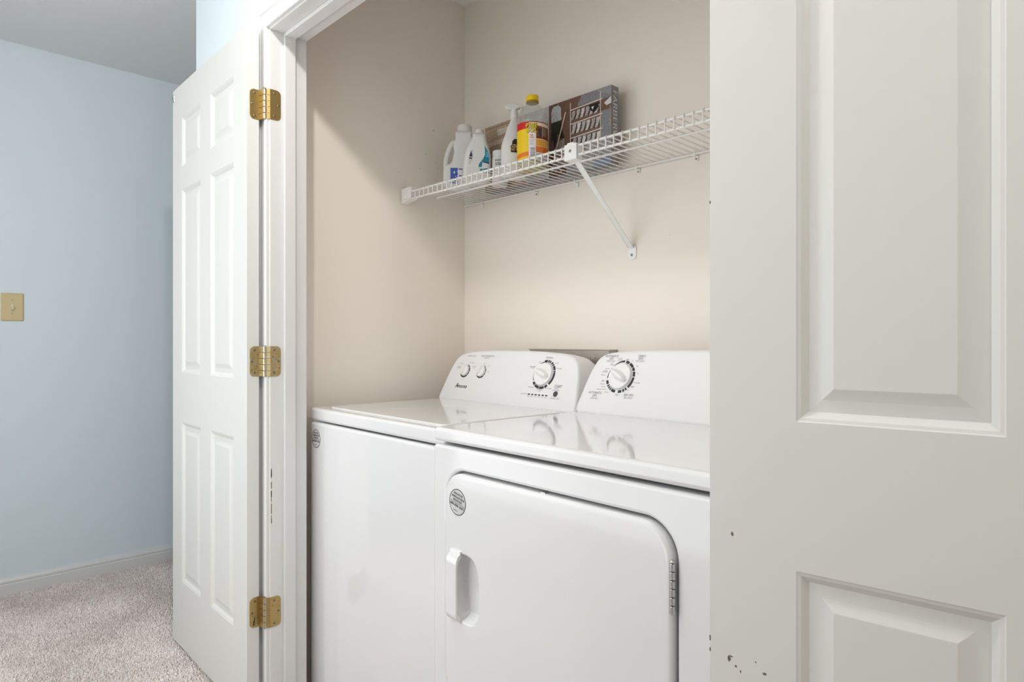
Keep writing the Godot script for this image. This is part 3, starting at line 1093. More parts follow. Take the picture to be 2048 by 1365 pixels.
func ray_out(c: Vector2, a: float, poly: PackedVector2Array) -> Vector2:
	var far := c + Vector2(cos(a), sin(a)) * 5.0
	for i in poly.size():
		var h = Geometry2D.segment_intersects_segment(c, far, poly[i], poly[(i + 1) % poly.size()])
		if h != null: return h
	return far

func dryer() -> void:
	var pos := Vector3(-0.035, 0, -0.145) + Basis(Vector3.UP, APP_TURN) * Vector3(0.71, 0, 0.036)
	var o := base("clothes_dryer", pos, APP_TURN)
	tag(o, "white front-loading clothes dryer with one large dial, beside the washer", "dryer")
	var w := 0.737
	var depth := 0.665
	var gap := 0.8915
	# cabinet sits 26 mm behind the front frame
	var g := G.new()
	g.rbox(Vector3(w / 2, (gap - 0.0045) / 2 + 0.012, -depth / 2 - 0.013), Vector3(w, gap - 0.0045 - 0.024, depth - 0.026), 0.006, 2)
	put(g, "cabinet", M.enamel, o)
	g = G.new()
	g.box(Vector3(0.15, gap - 0.02, -depth + 0.10), Vector3(w - 0.15, gap + 0.012, -0.17))
	put(g, "neck", M.enamel, o, 0.0)
	for x in [0.05, w - 0.05]:
		for zz in [-0.06, -depth + 0.06]:
			g = G.new()
			g.lathe([[0.02, 0.0], [0.024, 0.004], [0.014, 0.014], [0.014, 0.03]], 16, Vector3(x, 0, zz))
			put(g, "foot", M.rubber, o)
	# front frame with the door opening
	var hole := rrect(Vector2(0.050, 0.335), Vector2(0.6475, 0.8375), 0.062, 14)
	var outer := PackedVector2Array()
	var cc := Vector2(w / 2, 0.58)
	var rect := rrect(Vector2(0, 0.024), Vector2(w, gap - 0.0045), 0.0095, 5)
	var ang: Array = []
	for p in hole: ang.append((p - cc).angle())
	for p in rect: ang.append((p - cc).angle())
	for k in 48: ang.append(-PI + TAU * k / 48.0 + 0.003)
	ang.sort()
	var clean: Array = []
	for a in ang:
		if clean.is_empty() or a - clean[clean.size() - 1] > 0.0015: clean.append(a)
	var h2 := PackedVector2Array()
	for a in clean:
		outer.append(ray_out(cc, a, rect))
		h2.append(ray_out(cc, a, hole))
	var rings: Array = []
	for k in [[0.0, -0.030], [0.0, -0.009], [0.0012, -0.0045], [0.0035, -0.0012], [0.0065, 0.0], [0.0072, 0.0]]:
		rings.append(G.inset(outer, k[0], k[1]))
	for k in [[-0.0068, 0.0], [-0.006, 0.0], [-0.0025, -0.0012], [-0.0004, -0.0040], [0.0, -0.0070], [0.0, -0.030]]:
		rings.append(G.inset(h2, k[0], k[1]))
	g = G.new()
	g.loft(rings, false, false)
	put(g, "front_frame", M.enamel, o, 30.0)
	# door
	var d := Node3D.new()
	d.name = "door"
	o.add_child(d, true)
	d.position = Vector3(0.0545, 0.3395, 0)
	var dw := 0.5885
	var dh := 0.4935
	# face with the finger recess left open: rings from rim to recess edge
	var door := rrect(Vector2.ZERO, Vector2(dw, dh), 0.058, 14)
	var rc := Vector2(0.077, 0.252)
	var rec := smooth2(PackedVector2Array([Vector2(0.036, 0.182), Vector2(0.094, 0.178), Vector2(0.116, 0.192), Vector2(0.1190, 0.222), Vector2(0.1190, 0.270), Vector2(0.113, 0.304), Vector2(0.094, 0.324), Vector2(0.036, 0.322)]), 2)
	ang = []
	for p in door: ang.append((p - rc).angle())
	for p in rec: ang.append((p - rc).angle())
	for k in 60: ang.append(-PI + TAU * k / 60.0 + 0.0021)
	ang.sort()
	clean = []
	for a in ang:
		if clean.is_empty() or a - clean[clean.size() - 1] > 0.0012: clean.append(a)
	var dout := PackedVector2Array()
	var drec := PackedVector2Array()
	for a in clean:
		dout.append(ray_out(rc, a, door))
		drec.append(ray_out(rc, a, rec))
	rings = []
	for k in [[0.001, -0.018], [0.0, -0.012], [0.0, 0.003], [0.0010, 0.0055], [0.0032, 0.0078], [0.0065, 0.0088], [0.010, 0.0090], [0.0108, 0.0090]]:
		rings.append(G.inset(dout, k[0], k[1]))
	for k in [[-0.0036, 0.0090], [-0.003, 0.0090], [-0.001, 0.0082], [0.0, 0.0065], [0.003, -0.001], [0.009, -0.009], [0.016, -0.0135]]:
		rings.append(G.inset(drec, k[0], k[1]))
	g = G.new()
	g.loft(rings, false, true)
	put(g, "door_face", M.enamel, d, 35.0)
	# handle: a bridge over the left half of the recess, proud of the face
	g = G.new()
	var hp := [[0.3285, 0.0088], [0.3285, 0.0125], [0.322, 0.0135], [0.318, 0.019], [0.309, 0.0235], [0.300, 0.0245], [0.196, 0.0245], [0.188, 0.0235], [0.182, 0.0195], [0.179, 0.0135], [0.1745, 0.0125], [0.1745, 0.0088], [0.184, 0.0088], [0.190, 0.0150], [0.196, 0.0195], [0.300, 0.0195], [0.308, 0.0150], [0.314, 0.0088]]
	rings = []
	for k in [[0.0260, 0.0014], [0.0263, 0.0005], [0.0272, 0.0], [0.0605, 0.0], [0.0614, 0.0005], [0.0617, 0.0014]]:
		var o2 := PackedVector2Array()
		for p in hp: o2.append(Vector2(p[0], p[1]))
		var r := PackedVector3Array()
		for q in G.inset(o2, k[1], 0.0): r.append(Vector3(k[0], q.x, q.y))
		rings.append(r)
	g.loft(rings)
	put(g, "handle", M.enamel, d, 35.0)
	register_sticker(d, Vector3(0.1030 - 0.0545, 0.7715 - 0.3395, 0.0095), 0.0285, deg_to_rad(-12.0))
	# hinge on the right edge
	var hg := Node3D.new()
	hg.name = "hinge"
	d.add_child(hg, true)
	hg.set_meta("label", "bright steel hinge barrel")
	g = G.new()
	for k in 6:
		var y0 := 0.358 + k * 0.0132
		g.lathe([[0.0038, 0.0], [0.0048, 0.0006], [0.0048, 0.0116], [0.0038, 0.0124]], 16, Vector3(dw + 0.0002, y0, 0.0065))
	put(g, "hinge_barrel", M.steel, hg)
	g = G.new()
	g.lathe([[0.0042, 0.0], [0.0046, 0.001], [0.0036, 0.003], [0.001, 0.0042]], 16, Vector3(dw + 0.0002, 0.4372, 0.0065))
	put(g, "hinge_pin", M.steel, hg)
	g = G.new()
	g.rbox(Vector3(0.30, dh - 0.001, -0.004), Vector3(0.012, 0.006, 0.010), 0.001, 1)
	put(g, "door_latch", M.steel, d)
	# top panel
	g = G.new()
	g.rbox(Vector3(w / 2, 0.9088, -depth / 2), Vector3(w, 0.0292 + 0.0016, depth), 0.009, 3)
	put(g, "top_panel", M.enamel, o)
	# console
	var out := [[0.0005, 0.9215], [0.002, 0.945], [0.0085, 0.975], [0.0182, 1.0253], [0.0325, 1.0625], [0.046, 1.079], [0.070, 1.0895], [0.105, 1.0935], [0.18, 1.0975], [0.25, 1.0995], [0.3685, 1.1008], [0.487, 1.0995], [0.557, 1.0975], [0.632, 1.0935], [0.667, 1.0895], [0.691, 1.079], [0.7045, 1.0625], [0.7188, 1.0253], [0.7285, 0.975], [0.735, 0.945], [0.7365, 0.9215]]
	var c := console(o, out, 0.925, -0.475, 0.66)
	var kk := sqrt(1.0 + PK * PK)
	var S := func(y: float) -> float: return (y - 0.925) * kk
	var z := 0.0004
	var kc := Vector3(0.1325, S.call(1.0250), z)
	g = G.new()
	# thin left arc widening to the top, then broad segments
	for k in 10: arc_band(g, kc, 0.0405, 0.0415 + 0.0045 * (1.0 - k / 9.0), 86 + k * 5.4, 86 + (k + 1) * 5.4)
	for k in 6: arc_band(g, kc, 0.0405, 0.0422 + 0.0018 * k / 5.0, 146 + k * 7.0, 146 + (k + 1) * 7.0)
	for b in [[64, 80], [39, 60], [24, 37], [2, 21], [-42, -1]]: arc_band(g, kc, 0.0390, 0.0465, b[0], b[1])
	for b in [[197, 212], [216, 222], [225, 231], [234, 240], [243, 262], [275, 290], [294, 302], [305, 312]]: arc_band(g, kc, 0.0390, 0.0465, b[0], b[1])
	put(g, "dial_marks", M.print_dark, c, 0.0)
	g = G.new()
	for q in [["AUTOMATIC", 0.0062, 0.0877, 1.0782], ["DRY", 0.0062, 0.0874, 1.0709], ["TIMED", 0.0062, 0.186, 1.0799], ["DRY", 0.0062, 0.1844, 1.0729], ["AUTOMATIC", 0.0062, 0.0607, 0.9787], ["DRY", 0.0062, 0.0607, 0.9708], ["AIR DRY", 0.0062, 0.1736, 0.979], ["OFF", 0.0045, 0.1424, 1.0694], ["OFF", 0.0045, 0.0775, 1.011], ["OFF", 0.0045, 0.1790, 1.0], ["OFF", 0.0045, 0.1349, 0.9770]]:
		g.text(q[0], q[1], Vector3(q[2], S.call(q[3]), z), false, 0.12)
	put(g, "panel_heading", mat(Color(0.46, 0.46, 0.50), 0.5), c, 0.0)
	g = G.new()
	for q in [["HIGH HEAT", 0.0042, 0.0867, 1.0645], ["HIGH HEAT", 0.0042, 0.1837, 1.0668], ["LOW HEAT", 0.0042, 0.0616, 0.9642], ["NO HEAT", 0.0048, 0.1739, 0.9717], ["wrinkle", 0.0032, 0.1172, 1.0722], ["prevent", 0.0032, 0.1172, 1.0682], ["very", 0.003, 0.0941, 1.0590], ["damp", 0.003, 0.0941, 1.0550], ["70", 0.0036, 0.1594, 1.0665], ["50", 0.0036, 0.1785, 1.0535], ["30", 0.0036, 0.1860, 1.0352], ["less dry", 0.003, 0.0815, 1.0446], ["energy", 0.003, 0.0775, 1.0389], ["preferred", 0.003, 0.0755, 1.0353], ["more dry", 0.003, 0.0730, 1.027], ["cool down", 0.0032, 0.1906, 1.0112], ["more dry", 0.003, 0.0770, 1.0031], ["less dry", 0.003, 0.0830, 0.996], ["energy preferred", 0.003, 0.0790, 0.9889], ["very dry", 0.003, 0.0985, 0.9822], ["20", 0.0034, 0.1668, 0.9915], ["30", 0.0034, 0.1542, 0.9850]]:
		g.text(q[0], q[1], Vector3(q[2], S.call(q[3]), z))
	put(g, "panel_lettering", M.print_grey, c, 0.0)
	knob(c, kc.x, kc.y, 0.0375, -28.0)

# ---------------------------------------------------------------- flat metal vent duct behind the machines
func vent_duct() -> void:
	var o := base("vent_duct", Vector3(0.468, 0, -0.833))
	tag(o, "flat galvanised dryer vent duct on the wall behind the consoles", "duct")
	var g := G.new()
	g.rbox(Vector3(0, 1.0665, 0.0225), Vector3(0.338, 0.052, 0.043), 0.0012, 1)
	put(g, "duct_cap", M.galvanised, o)
	g = G.new()
	g.rbox(Vector3(0, 1.0915, 0.0235), Vector3(0.344, 0.003, 0.0465), 0.0008, 1)
	put(g, "rim", M.galvanised, o)
	g = G.new()
	g.rbox(Vector3(0, 0.60, 0.019), Vector3(0.325, 0.88, 0.036), 0.001, 1)
	put(g, "duct_body", mat(Color(0.48, 0.43, 0.34), 0.5, 0.6), o)
	g = G.new()
	g.text("SPACE SAVER", 0.0145, Vector3(0.045, 1.067, 0.0442), false, 0.0, 1, 1.15)
	put(g, "embossed_lettering", mat(Color(0.84, 0.82, 0.79), 0.4, 0.6), o, 0.0)

# ---------------------------------------------------------------- wire shelf
func shelf() -> void:
	var o := base("wire_shelf", Vector3(0, 0, 0))
	tag(o, "white vinyl-coated wire shelf on the closet back wall", "shelf")
	var zf := -0.530
	var zb := -0.826
	var yd := 1.6535
	var x0 := -0.040
	var x1 := 1.495
	# rails
	for r in [["front_rail", yd - 0.0032, zf, -0.034, 0.0034], ["lip_rail", 1.6245, zf + 0.0005, -0.034, 0.0034], ["middle_rail", yd - 0.0042, -0.656, -0.050, 0.0032], ["back_rail", yd - 0.0042, zb, -0.092, 0.0036]]:
		var g := G.new()
		g.tube([Vector3(r[3], r[1], r[2]), Vector3(x1, r[1], r[2])], r[4], 12)
		put(g, r[0], M.vinyl, o)
	# one wire: across the deck, over the front rail and down the lip
	var w := G.new()
	w.tube([Vector3(0, yd, zb - 0.003), Vector3(0, yd, zf - 0.002), Vector3(0, yd, zf + 0.002), Vector3(0, yd - 0.0015, zf + 0.0045), Vector3(0, yd - 0.004, zf + 0.0055), Vector3(0, 1.6225, zf + 0.0055)], 0.0019, 6)
	var me := w.mesh(50.0)
	var x := -0.0297
	while x < x1:
		var m := put_mesh(me, "wire", M.vinyl, o)
		m.position.x = x
		x += 0.0252
	# two more deck wires close to the side wall, under the end bracket
	# end bracket on the side wall
	var b := Node3D.new()
	b.name = "end_bracket"
	o.add_child(b, true)
	b.position = Vector3(-0.10, 1.6475, -0.552)
	var g := G.new()
	var pl := rrect(Vector2(-0.019, -0.031), Vector2(0.013, 0.031), 0.010, 5)
	g.puffy(pl, 0.0, 0.004, 0.0012, 2)
	g.warp(0, func(p: Vector3) -> Vector3: return Vector3(p.z, p.y, -p.x))
	put(g, "wall_plate", M.clip, b)
	g = G.new()
	g.rbox(Vector3(0.034, 0.002, 0.008), Vector3(0.060, 0.042, 0.030), 0.003, 2)
	put(g, "socket", M.clip, b)
	g = G.new()
	g.puffy(PackedVector2Array([Vector2(0.003, -0.030), Vector2(0.066, -0.0215), Vector2(0.070, -0.0190), Vector2(0.003, -0.0190)]), -0.006, 0.022, 0.001, 1)
	put(g, "gusset", M.clip, b)
	for y in [0.0255, -0.0255]:
		g = G.new()
		g.lathe([[0.0040, 0.0], [0.0040, 0.0012], [0.002, 0.0022]], 14)
		g.xform(0, Transform3D(Basis(Vector3(0, 0, 1), -PI / 2), Vector3(0.004, y, 0.001)))
		put(g, "screw", M.screw, b)
	# wall clips under the back rail
	for cx in [0.0027, 0.2889, 0.4726, 0.7146, 0.9106, 1.15, 1.38]:
		g = G.new()
		g.rbox(Vector3(cx, yd - 0.006, zb + 0.0005), Vector3(0.008, 0.013, 0.012), 0.003, 2)
		g.rbox(Vector3(cx + 0.004, yd - 0.0165, -0.8305), Vector3(0.010, 0.016, 0.005), 0.002, 2)
		var c := put(g, "wall_clip", M.clip, o)
		if cx > 0.1 and cx < 1.2 and absf(cx - 0.4726) > 0.01:
			var s := G.new()
			s.lathe([[0.0030, 0.0], [0.0030, 0.001], [0.0015, 0.0018]], 12)
			s.xform(0, Transform3D(Basis(Vector3.RIGHT, PI / 2), Vector3(cx + 0.004, yd - 0.019, -0.828)))
			put(s, "screw", M.screw, c)
	# brace: clip on the lip, flat strut, foot on the wall
	var br := Node3D.new()
	br.name = "support_brace"
	o.add_child(br, true)
	br.position = Vector3(0.711, 1.636, zf)
	g = G.new()
	g.puffy(PackedVector2Array([Vector2(-0.0215, -0.0235), Vector2(0.0215, -0.0235), Vector2(0.0215, 0.0195), Vector2(0.012, 0.0195), Vector2(0.011, 0.0235), Vector2(-0.011, 0.0235), Vector2(-0.012, 0.0195), Vector2(-0.0215, 0.0195)]), 0.005, 0.011, 0.0012, 2)
	g.rbox(Vector3(0.0195, -0.002, -0.003), Vector3(0.004, 0.043, 0.022), 0.001, 1)
	g.rbox(Vector3(-0.0195, -0.002, -0.003), Vector3(0.004, 0.043, 0.022), 0.001, 1)
	g.rbox(Vector3(0, -0.0225, -0.003), Vector3(0.043, 0.003, 0.022), 0.001, 1)
	put(g, "lip_clip", M.clip, br)
	g = G.new()
	g.lathe([[0.0042, 0.0], [0.0042, 0.001], [0.002, 0.0022]], 14)
	g.xform(0, Transform3D(Basis(Vector3.RIGHT, PI / 2), Vector3(0, 0.0, 0.0105)))
	put(g, "screw", M.screw, br)
	g = G.new()
	var a := Vector3(0, -0.018, -0.012)
	var e := Vector3(-0.017, 1.405 - 1.636, -0.833 - zf + 0.008)
	var dir := (e - a).normalized()
	var side := Vector3.RIGHT
	var up := side.cross(dir).normalized()
	var rings: Array = []
	for p in [a, a.lerp(e, 0.5), e]:
		var r := PackedVector3Array()
		for q in [[-0.0095, -0.0012], [-0.0095, 0.0012], [-0.007, 0.0030], [0.007, 0.0030], [0.0095, 0.0012], [0.0095, -0.0012], [0.007, 0.0006], [-0.007, 0.0006]]:
			r.append(p + side * q[0] + up * q[1])
		rings.append(r)
	g.loft(rings)
	put(g, "strut", M.clip, br, 30.0)
	g = G.new()
	g.puffy(rrect(Vector2(-0.0155, -0.0235), Vector2(0.0155, 0.0235), 0.013, 6), 0.0, 0.0035, 0.001, 2)
	g.xform(0, Transform3D(Basis.IDENTITY, Vector3(-0.017, 1.393 - 1.636, -0.833 - zf)))
	put(g, "foot_plate", M.clip, br)
	g = G.new()
	g.lathe([[0.0042, 0.0], [0.0042, 0.001], [0.002, 0.0022]], 14)
	g.xform(0, Transform3D(Basis(Vector3.RIGHT, PI / 2), Vector3(-0.017, 1.384 - 1.636, -0.833 - zf + 0.003)))
	put(g, "screw", M.screw, br)

# ---------------------------------------------------------------- bottles on the shelf
func bottles() -> void:
	var o2 := Vector2(870, 230)
	var sc := 8.03
	var white := mat(Color(0.90, 0.90, 0.89), 0.42)
	white.backlight_enabled = true
	white.backlight = Color(0.35, 0.35, 0.33)
	var frost := mat(Color(0.88, 0.88, 0.86), 0.45)
	var turn := deg_to_rad(47.0)
	# --- big jug with a loop handle
	var foot := Vector3(0.040, DECK, -0.680)
	var o := base("detergent_jug", foot, turn)
	tag(o, "large milky white jug with loop handle and blue label, beside the closet side wall", "bottle")
	var out := outline([[345, 300], [590, 300], [600, 330], [603, 400], [650, 470], [690, 560], [700, 700], [700, 1300], [140, 1300], [140, 870], [170, 838], [275, 815], [300, 700], [320, 610], [296, 530], [330, 440], [340, 400], [332, 330]], o2, sc, foot, turn)
	var g := G.new()
	g.puffy(smooth2(out, 1), -0.034, 0.034, 0.009, 4)
	put(g, "body", white, o, 60.0)
	var hp := outline([[318, 440], [262, 490], [228, 560], [200, 650], [180, 740], [176, 820], [190, 880]], o2, sc, foot, turn)
	g = G.new()
	var path: Array = []
	for p in hp: path.append(Vector3(p.x, p.y, 0))
	g.tube(path, 0.0098, 14)
	put(g, "handle", white, o, 60.0)
	var cp := outline([[475, 305], [355, 295], [475, 180]], o2, sc, foot, turn)
	g = G.new()
	var r := cp[0].x - cp[1].x
	g.lathe([[r * 0.96, 0.0], [r, 0.003], [r * 0.97, (cp[2].y - cp[0].y) * 0.85], [r * 0.86, cp[2].y - cp[0].y], [r * 0.02, cp[2].y - cp[0].y]], 28, Vector3(cp[0].x, cp[0].y, 0))
	put(g, "cap", frost, o)
	var lb := outline([[258, 895], [450, 1010]], o2, sc, foot, turn)
	var im := Image.create(128, 128, true, Image.FORMAT_RGB8)
	im.fill(Color(0.25, 0.36, 0.68))
	im.fill_rect(Rect2i(78, 0, 50, 128), Color(0.90, 0.87, 0.90))
	for q in [[40, 36, 9], [22, 92, 5], [54, 70, 4], [84, 30, 12], [100, 44, 10], [82, 64, 9]]:
		for y in range(-12, 13):
			for x in range(-12, 13):
				if x * x + y * y < q[2] * q[2] and q[0] + x >= 0 and q[0] + x < 128: im.set_pixel(q[0] + x, q[1] + y, Color(0.93, 0.93, 0.97))
	im.fill_rect(Rect2i(88, 6, 40, 8), Color(0.18, 0.15, 0.28))
	im.fill_rect(Rect2i(92, 60, 30, 10), Color(0.45, 0.25, 0.30))
	im.fill_rect(Rect2i(96, 84, 28, 8), Color(0.45, 0.25, 0.30))
	im.generate_mipmaps()
	var lm := mat(Color(1, 1, 1), 0.45)
	lm.albedo_texture = ImageTexture.create_from_image(im)
	put_mesh(label_patch(lb[0].x, lb[1].x, maxf(0.004, lb[1].y - 0.03), lb[0].y, 0.0345), "label", lm, o)
	# --- second bottle, teal label
	foot = Vector3(0.160, DECK, -0.668)
	o = base("bleach_bottle", foot, turn)
	tag(o, "white plastic bottle with teal and navy label, beside the large milky jug", "bottle")
	out = outline([[612, 328], [815, 328], [822, 400], [838, 470], [868, 560], [893, 660], [896, 760], [893, 1300], [455, 1300], [455, 940], [460, 800], [490, 650], [530, 530], [590, 420], [605, 380]], o2, sc, foot, turn)
	g = G.new()
	g.puffy(smooth2(out, 1), -0.033, 0.033, 0.014, 4)
	put(g, "body", white, o, 60.0)
	cp = outline([[714, 332], [640, 330], [714, 250]], o2, sc, foot, turn)
	r = cp[0].x - cp[1].x
	g = G.new()
	g.lathe([[r * 0.97, 0.0], [r, 0.002], [r * 0.95, cp[2].y - cp[0].y - 0.002], [r * 0.85, cp[2].y - cp[0].y], [r * 0.02, cp[2].y - cp[0].y]], 28, Vector3(cp[0].x, cp[0].y, 0))
	put(g, "cap", frost, o)
	# grip dimple with the navy tab
	g = G.new()
	var dp := smooth2(outline([[600, 590], [620, 640], [610, 740], [570, 850], [545, 840], [545, 760], [565, 650]], o2, sc, foot, turn), 2)
	g.puffy(dp, 0.030, 0.0336, 0.0006, 1)
	put(g, "grip", mat(Color(0.80, 0.80, 0.79), 0.5), o)
	g = G.new()
	_flat_poly(g, outline([[588, 628], [604, 690], [602, 722], [556, 712]], o2, sc, foot, turn), 0.0341)
	put(g, "label_tab", mat(Color(0.13, 0.18, 0.36), 0.45), o, 0.0)
	g = G.new()
	_flat_poly(g, outline([[560, 728], [602, 738], [598, 756], [552, 748]], o2, sc, foot, turn), 0.0341)
	put(g, "label_tab", M.print_dark, o, 0.0)
	g = G.new()
	_flat_poly(g, outline([[795, 540], [832, 600], [870, 690], [872, 815], [765, 795], [755, 880], [700, 885], [712, 830], [770, 760], [805, 690], [806, 620]], o2, sc, foot, turn), 0.0338)
	_flat_poly(g, outline([[720, 915], [872, 900], [872, 985], [800, 960], [725, 940]], o2, sc, foot, turn), 0.0338)
	put(g, "label", mat(Color(0.03, 0.50, 0.60), 0.4), o, 0.0)
	g = G.new()
	_flat_poly(g, outline([[768, 792], [872, 815], [872, 835], [768, 806]], o2, sc, foot, turn), 0.0341)
	put(g, "label_stripe", mat(Color(0.06, 0.09, 0.20), 0.4), o, 0.0)
	g = G.new()
	for k in 3:
		var a := outline([[828 - k * 3, 652 + k * 28], [866, 660 + k * 28]], o2, sc, foot, turn)
		flat_quad(g, Vector2(a[0].x, a[1].y - 0.0016), Vector2(a[1].x, a[0].y), 0.0342)
	put(g, "label_print", mat(Color(0.55, 0.80, 0.85), 0.5), o, 0.0)
	# --- small white tub of soda
	foot = Vector3(0.223, DECK, -0.718)
	o = base("soda_canister", foot, turn)
	tag(o, "small white canister lettered in black, between bottle and spray bottle", "canister")
	g = G.new()
	g.lathe([[0.026, 0.0], [0.028, 0.003], [0.028, 0.096], [0.026, 0.099], [0.0265, 0.101], [0.0265, 0.118], [0.024, 0.121], [0.001, 0.121]], 32)
	put(g, "body", white, o)
	g = G.new()
	g.text("WASHING", 0.0058, Vector3(0.001, 0.084, 0), true)
	g.text("SODA", 0.0105, Vector3(0.002, 0.0715, 0), true)
	g.text("DELICATE", 0.0052, Vector3(0.002, 0.056, 0))
	g.warp(0, func(p: Vector3) -> Vector3: return Vector3(sin(p.x / 0.028) * 0.0283, p.y, cos(p.x / 0.028) * 0.0283))
	put(g, "label_lettering", M.print_dark, o, 0.0)
	# --- trigger spray bottle
	foot = Vector3(0.331, DECK, -0.682)
	o = base("spray_bottle", foot, turn)
	tag(o, "white trigger spray bottle with black laundry label, behind the orange cleaner", "spray bottle")
	g = G.new()
	var prof := [[0.040, 0.0], [0.0435, 0.004]]
	prof.append_array([[0.0445, 0.06], [0.0445, 0.094], [0.0425, 0.112], [0.037, 0.130]])
	for k in 7:
		var f := k / 6.0
		var rr := lerpf(0.0355, 0.0235, f)
		var yy := lerpf(0.134, 0.170, f)
		prof.append([rr, yy])
		prof.append([rr - 0.0018, yy + 0.002])
	prof.append_array([[0.017, 0.184], [0.0125, 0.194], [0.0118, 0.203], [0.001, 0.203]])
	g.lathe(prof, 40, Vector3.ZERO, 1.0, 0.66)
	put(g, "body", white, o)
	g = G.new()
	g.lathe([[0.0125, 0.198], [0.0132, 0.200], [0.0128, 0.216], [0.0105, 0.220], [0.0105, 0.232], [0.001, 0.232]], 28)
	put(g, "collar", frost, o)
	var hd := outline([[500, 395], [590, 395], [610, 375], [690, 365], [690, 350], [610, 325], [545, 312], [490, 318], [448, 345], [455, 372], [480, 388]], Vector2(940, 160), 6.4, foot, turn)
	g = G.new()
	g.puffy(smooth2(hd, 1), -0.010, 0.010, 0.003, 3)
	put(g, "trigger_head", frost, o, 60.0)
	g = G.new()
	var tp := outline([[640, 365], [672, 368], [690, 450], [680, 520], [668, 520], [672, 450]], Vector2(940, 160), 6.4, foot, turn)
	g.puffy(tp, -0.005, 0.005, 0.0015, 2)
	put(g, "trigger", frost, o)
	# label: black arched badge with lettering
	g = G.new()
	var bd := outline([[520, 960], [520, 880], [535, 865], [540, 820], [565, 795], [600, 795], [640, 830], [645, 950], [600, 970]], Vector2(940, 160), 6.4, foot, turn)
	_flat_poly(g, bd, 0.0)
	g = _subdivide(g, 3)
	g.warp(0, func(p: Vector3) -> Vector3: return Vector3(p.x, p.y, 0.66 * sqrt(maxf(0.0, 0.0453 * 0.0453 - p.x * p.x)) + 0.0004))
	put(g, "label", M.print_black, o, 0.0)
	g = G.new()
	var bc := outline([[580, 870], [580, 895], [580, 930], [560, 830]], Vector2(940, 160), 6.4, foot, turn)
	flat_quad(g, Vector2(bc[0].x - 0.009, bc[0].y - 0.0012), Vector2(bc[0].x + 0.002, bc[0].y + 0.0012), 0.0)
	g.text("LAUNDRY", 0.0072, Vector3(bc[1].x + 0.004, bc[1].y, 0), true)
	g.text("PRE-TREAT", 0.0062, Vector3(bc[2].x + 0.004, bc[2].y, 0), true)
	g.warp(0, func(p: Vector3) -> Vector3: return Vector3(p.x, p.y, 0.66 * sqrt(maxf(0.0, 0.0453 * 0.0453 - p.x * p.x)) + 0.0012))
	put(g, "label_lettering", mat(Color(0.86, 0.70, 0.42), 0.5), o, 0.0)
	# --- clear cleaner bottle with yellow cap
	foot = Vector3(0.427, DECK, -0.668)
	o = base("cleaner_bottle", foot, deg_to_rad(50.0))
	tag(o, "clear cleaner bottle with yellow cap and yellow, red and orange label", "bottle")
	var R := 0.0492
	var clear := mat(Color(0.80, 0.82, 0.80, 0.30), 0.04)
	clear.transparency = BaseMaterial3D.TRANSPARENCY_ALPHA
	g = G.new()
	g.lathe([[0.030, 0.004], [0.038, 0.0], [R - 0.003, 0.004], [R - 0.0006, 0.010], [R - 0.0006, 0.150], [R + 0.0005, 0.154], [R + 0.0005, 0.160], [R - 0.002, 0.164], [R - 0.002, 0.172], [R - 0.004, 0.182], [R - 0.010, 0.195], [R - 0.020, 0.207], [0.021, 0.216], [0.0175, 0.221], [0.0170, 0.230]], 48, Vector3.ZERO, 1.0, 1.0, false)
	put(g, "shell", clear, o)
	g = G.new()
	g.lathe([[0.001, 0.003], [R - 0.005, 0.004], [R - 0.0035, 0.010], [R - 0.0035, 0.040], [0.001, 0.040]], 40)
	var liq := mat(Color(0.80, 0.68, 0.10, 0.80), 0.05)
	liq.transparency = BaseMaterial3D.TRANSPARENCY_ALPHA
	put(g, "cleaner_liquid", liq, o)
	g = G.new()
	g.lathe([[0.0185, 0.221], [0.0200, 0.222], [0.0200, 0.226], [0.0175, 0.2275]], 36)
	put(g, "tamper_ring", mat(Color(0.62, 0.48, 0.10), 0.45), o)
	g = G.new()
	var cap: Array = [[0.0190, 0.2275], [0.0198, 0.2285], [0.0198, 0.2420], [0.0185, 0.2445], [0.001, 0.2450]]
	g.lathe(cap, 40)
	put(g, "cap", mat(Color(0.93, 0.78, 0.02), 0.4), o)
	# wrap label
	im = Image.create(1024, 512, true, Image.FORMAT_RGB8)
	paint_cleaner_label(im)
	im.generate_mipmaps()
	lm = mat(Color(1, 1, 1), 0.4)
	lm.albedo_texture = ImageTexture.create_from_image(im)
	put_mesh(label_patch(-0.1545, 0.1545, 0.030, 0.149, R, R, 96), "label", lm, o)
	g = G.new()
	g.text("PINE-", 0.0135, Vector3(-0.0065, 0.1365, 0.0006), true, 0.05, 1, 0.85)
	g.text("SOL", 0.0145, Vector3(-0.0070, 0.1215, 0.0006), true, 0.05, 1, 0.95)
	var gb := G.new()
	for q in [[-0.0008, 0.0], [0.0008, 0.0], [0.0, 0.0008], [0.0, -0.0008], [0.0012, -0.0012], [0.0006, -0.0006]]:
		gb.text("PINE-", 0.0135, Vector3(-0.0065 + q[0], 0.1365 + q[1], 0.0003), true, 0.05, 1, 0.85)
		gb.text("SOL", 0.0145, Vector3(-0.0070 + q[0], 0.1215 + q[1], 0.0003), true, 0.05, 1, 0.95)
	var bend := func(p: Vector3) -> Vector3: return Vector3(sin(p.x / R) * (R + p.z), p.y, cos(p.x / R) * (R + p.z))
	g.warp(0, bend)
	gb.warp(0, bend)
	put(gb, "brand_outline", M.print_black, o, 0.0)
	put(g, "brand_lettering", mat(Color(0.96, 0.84, 0.06), 0.4), o, 0.0)

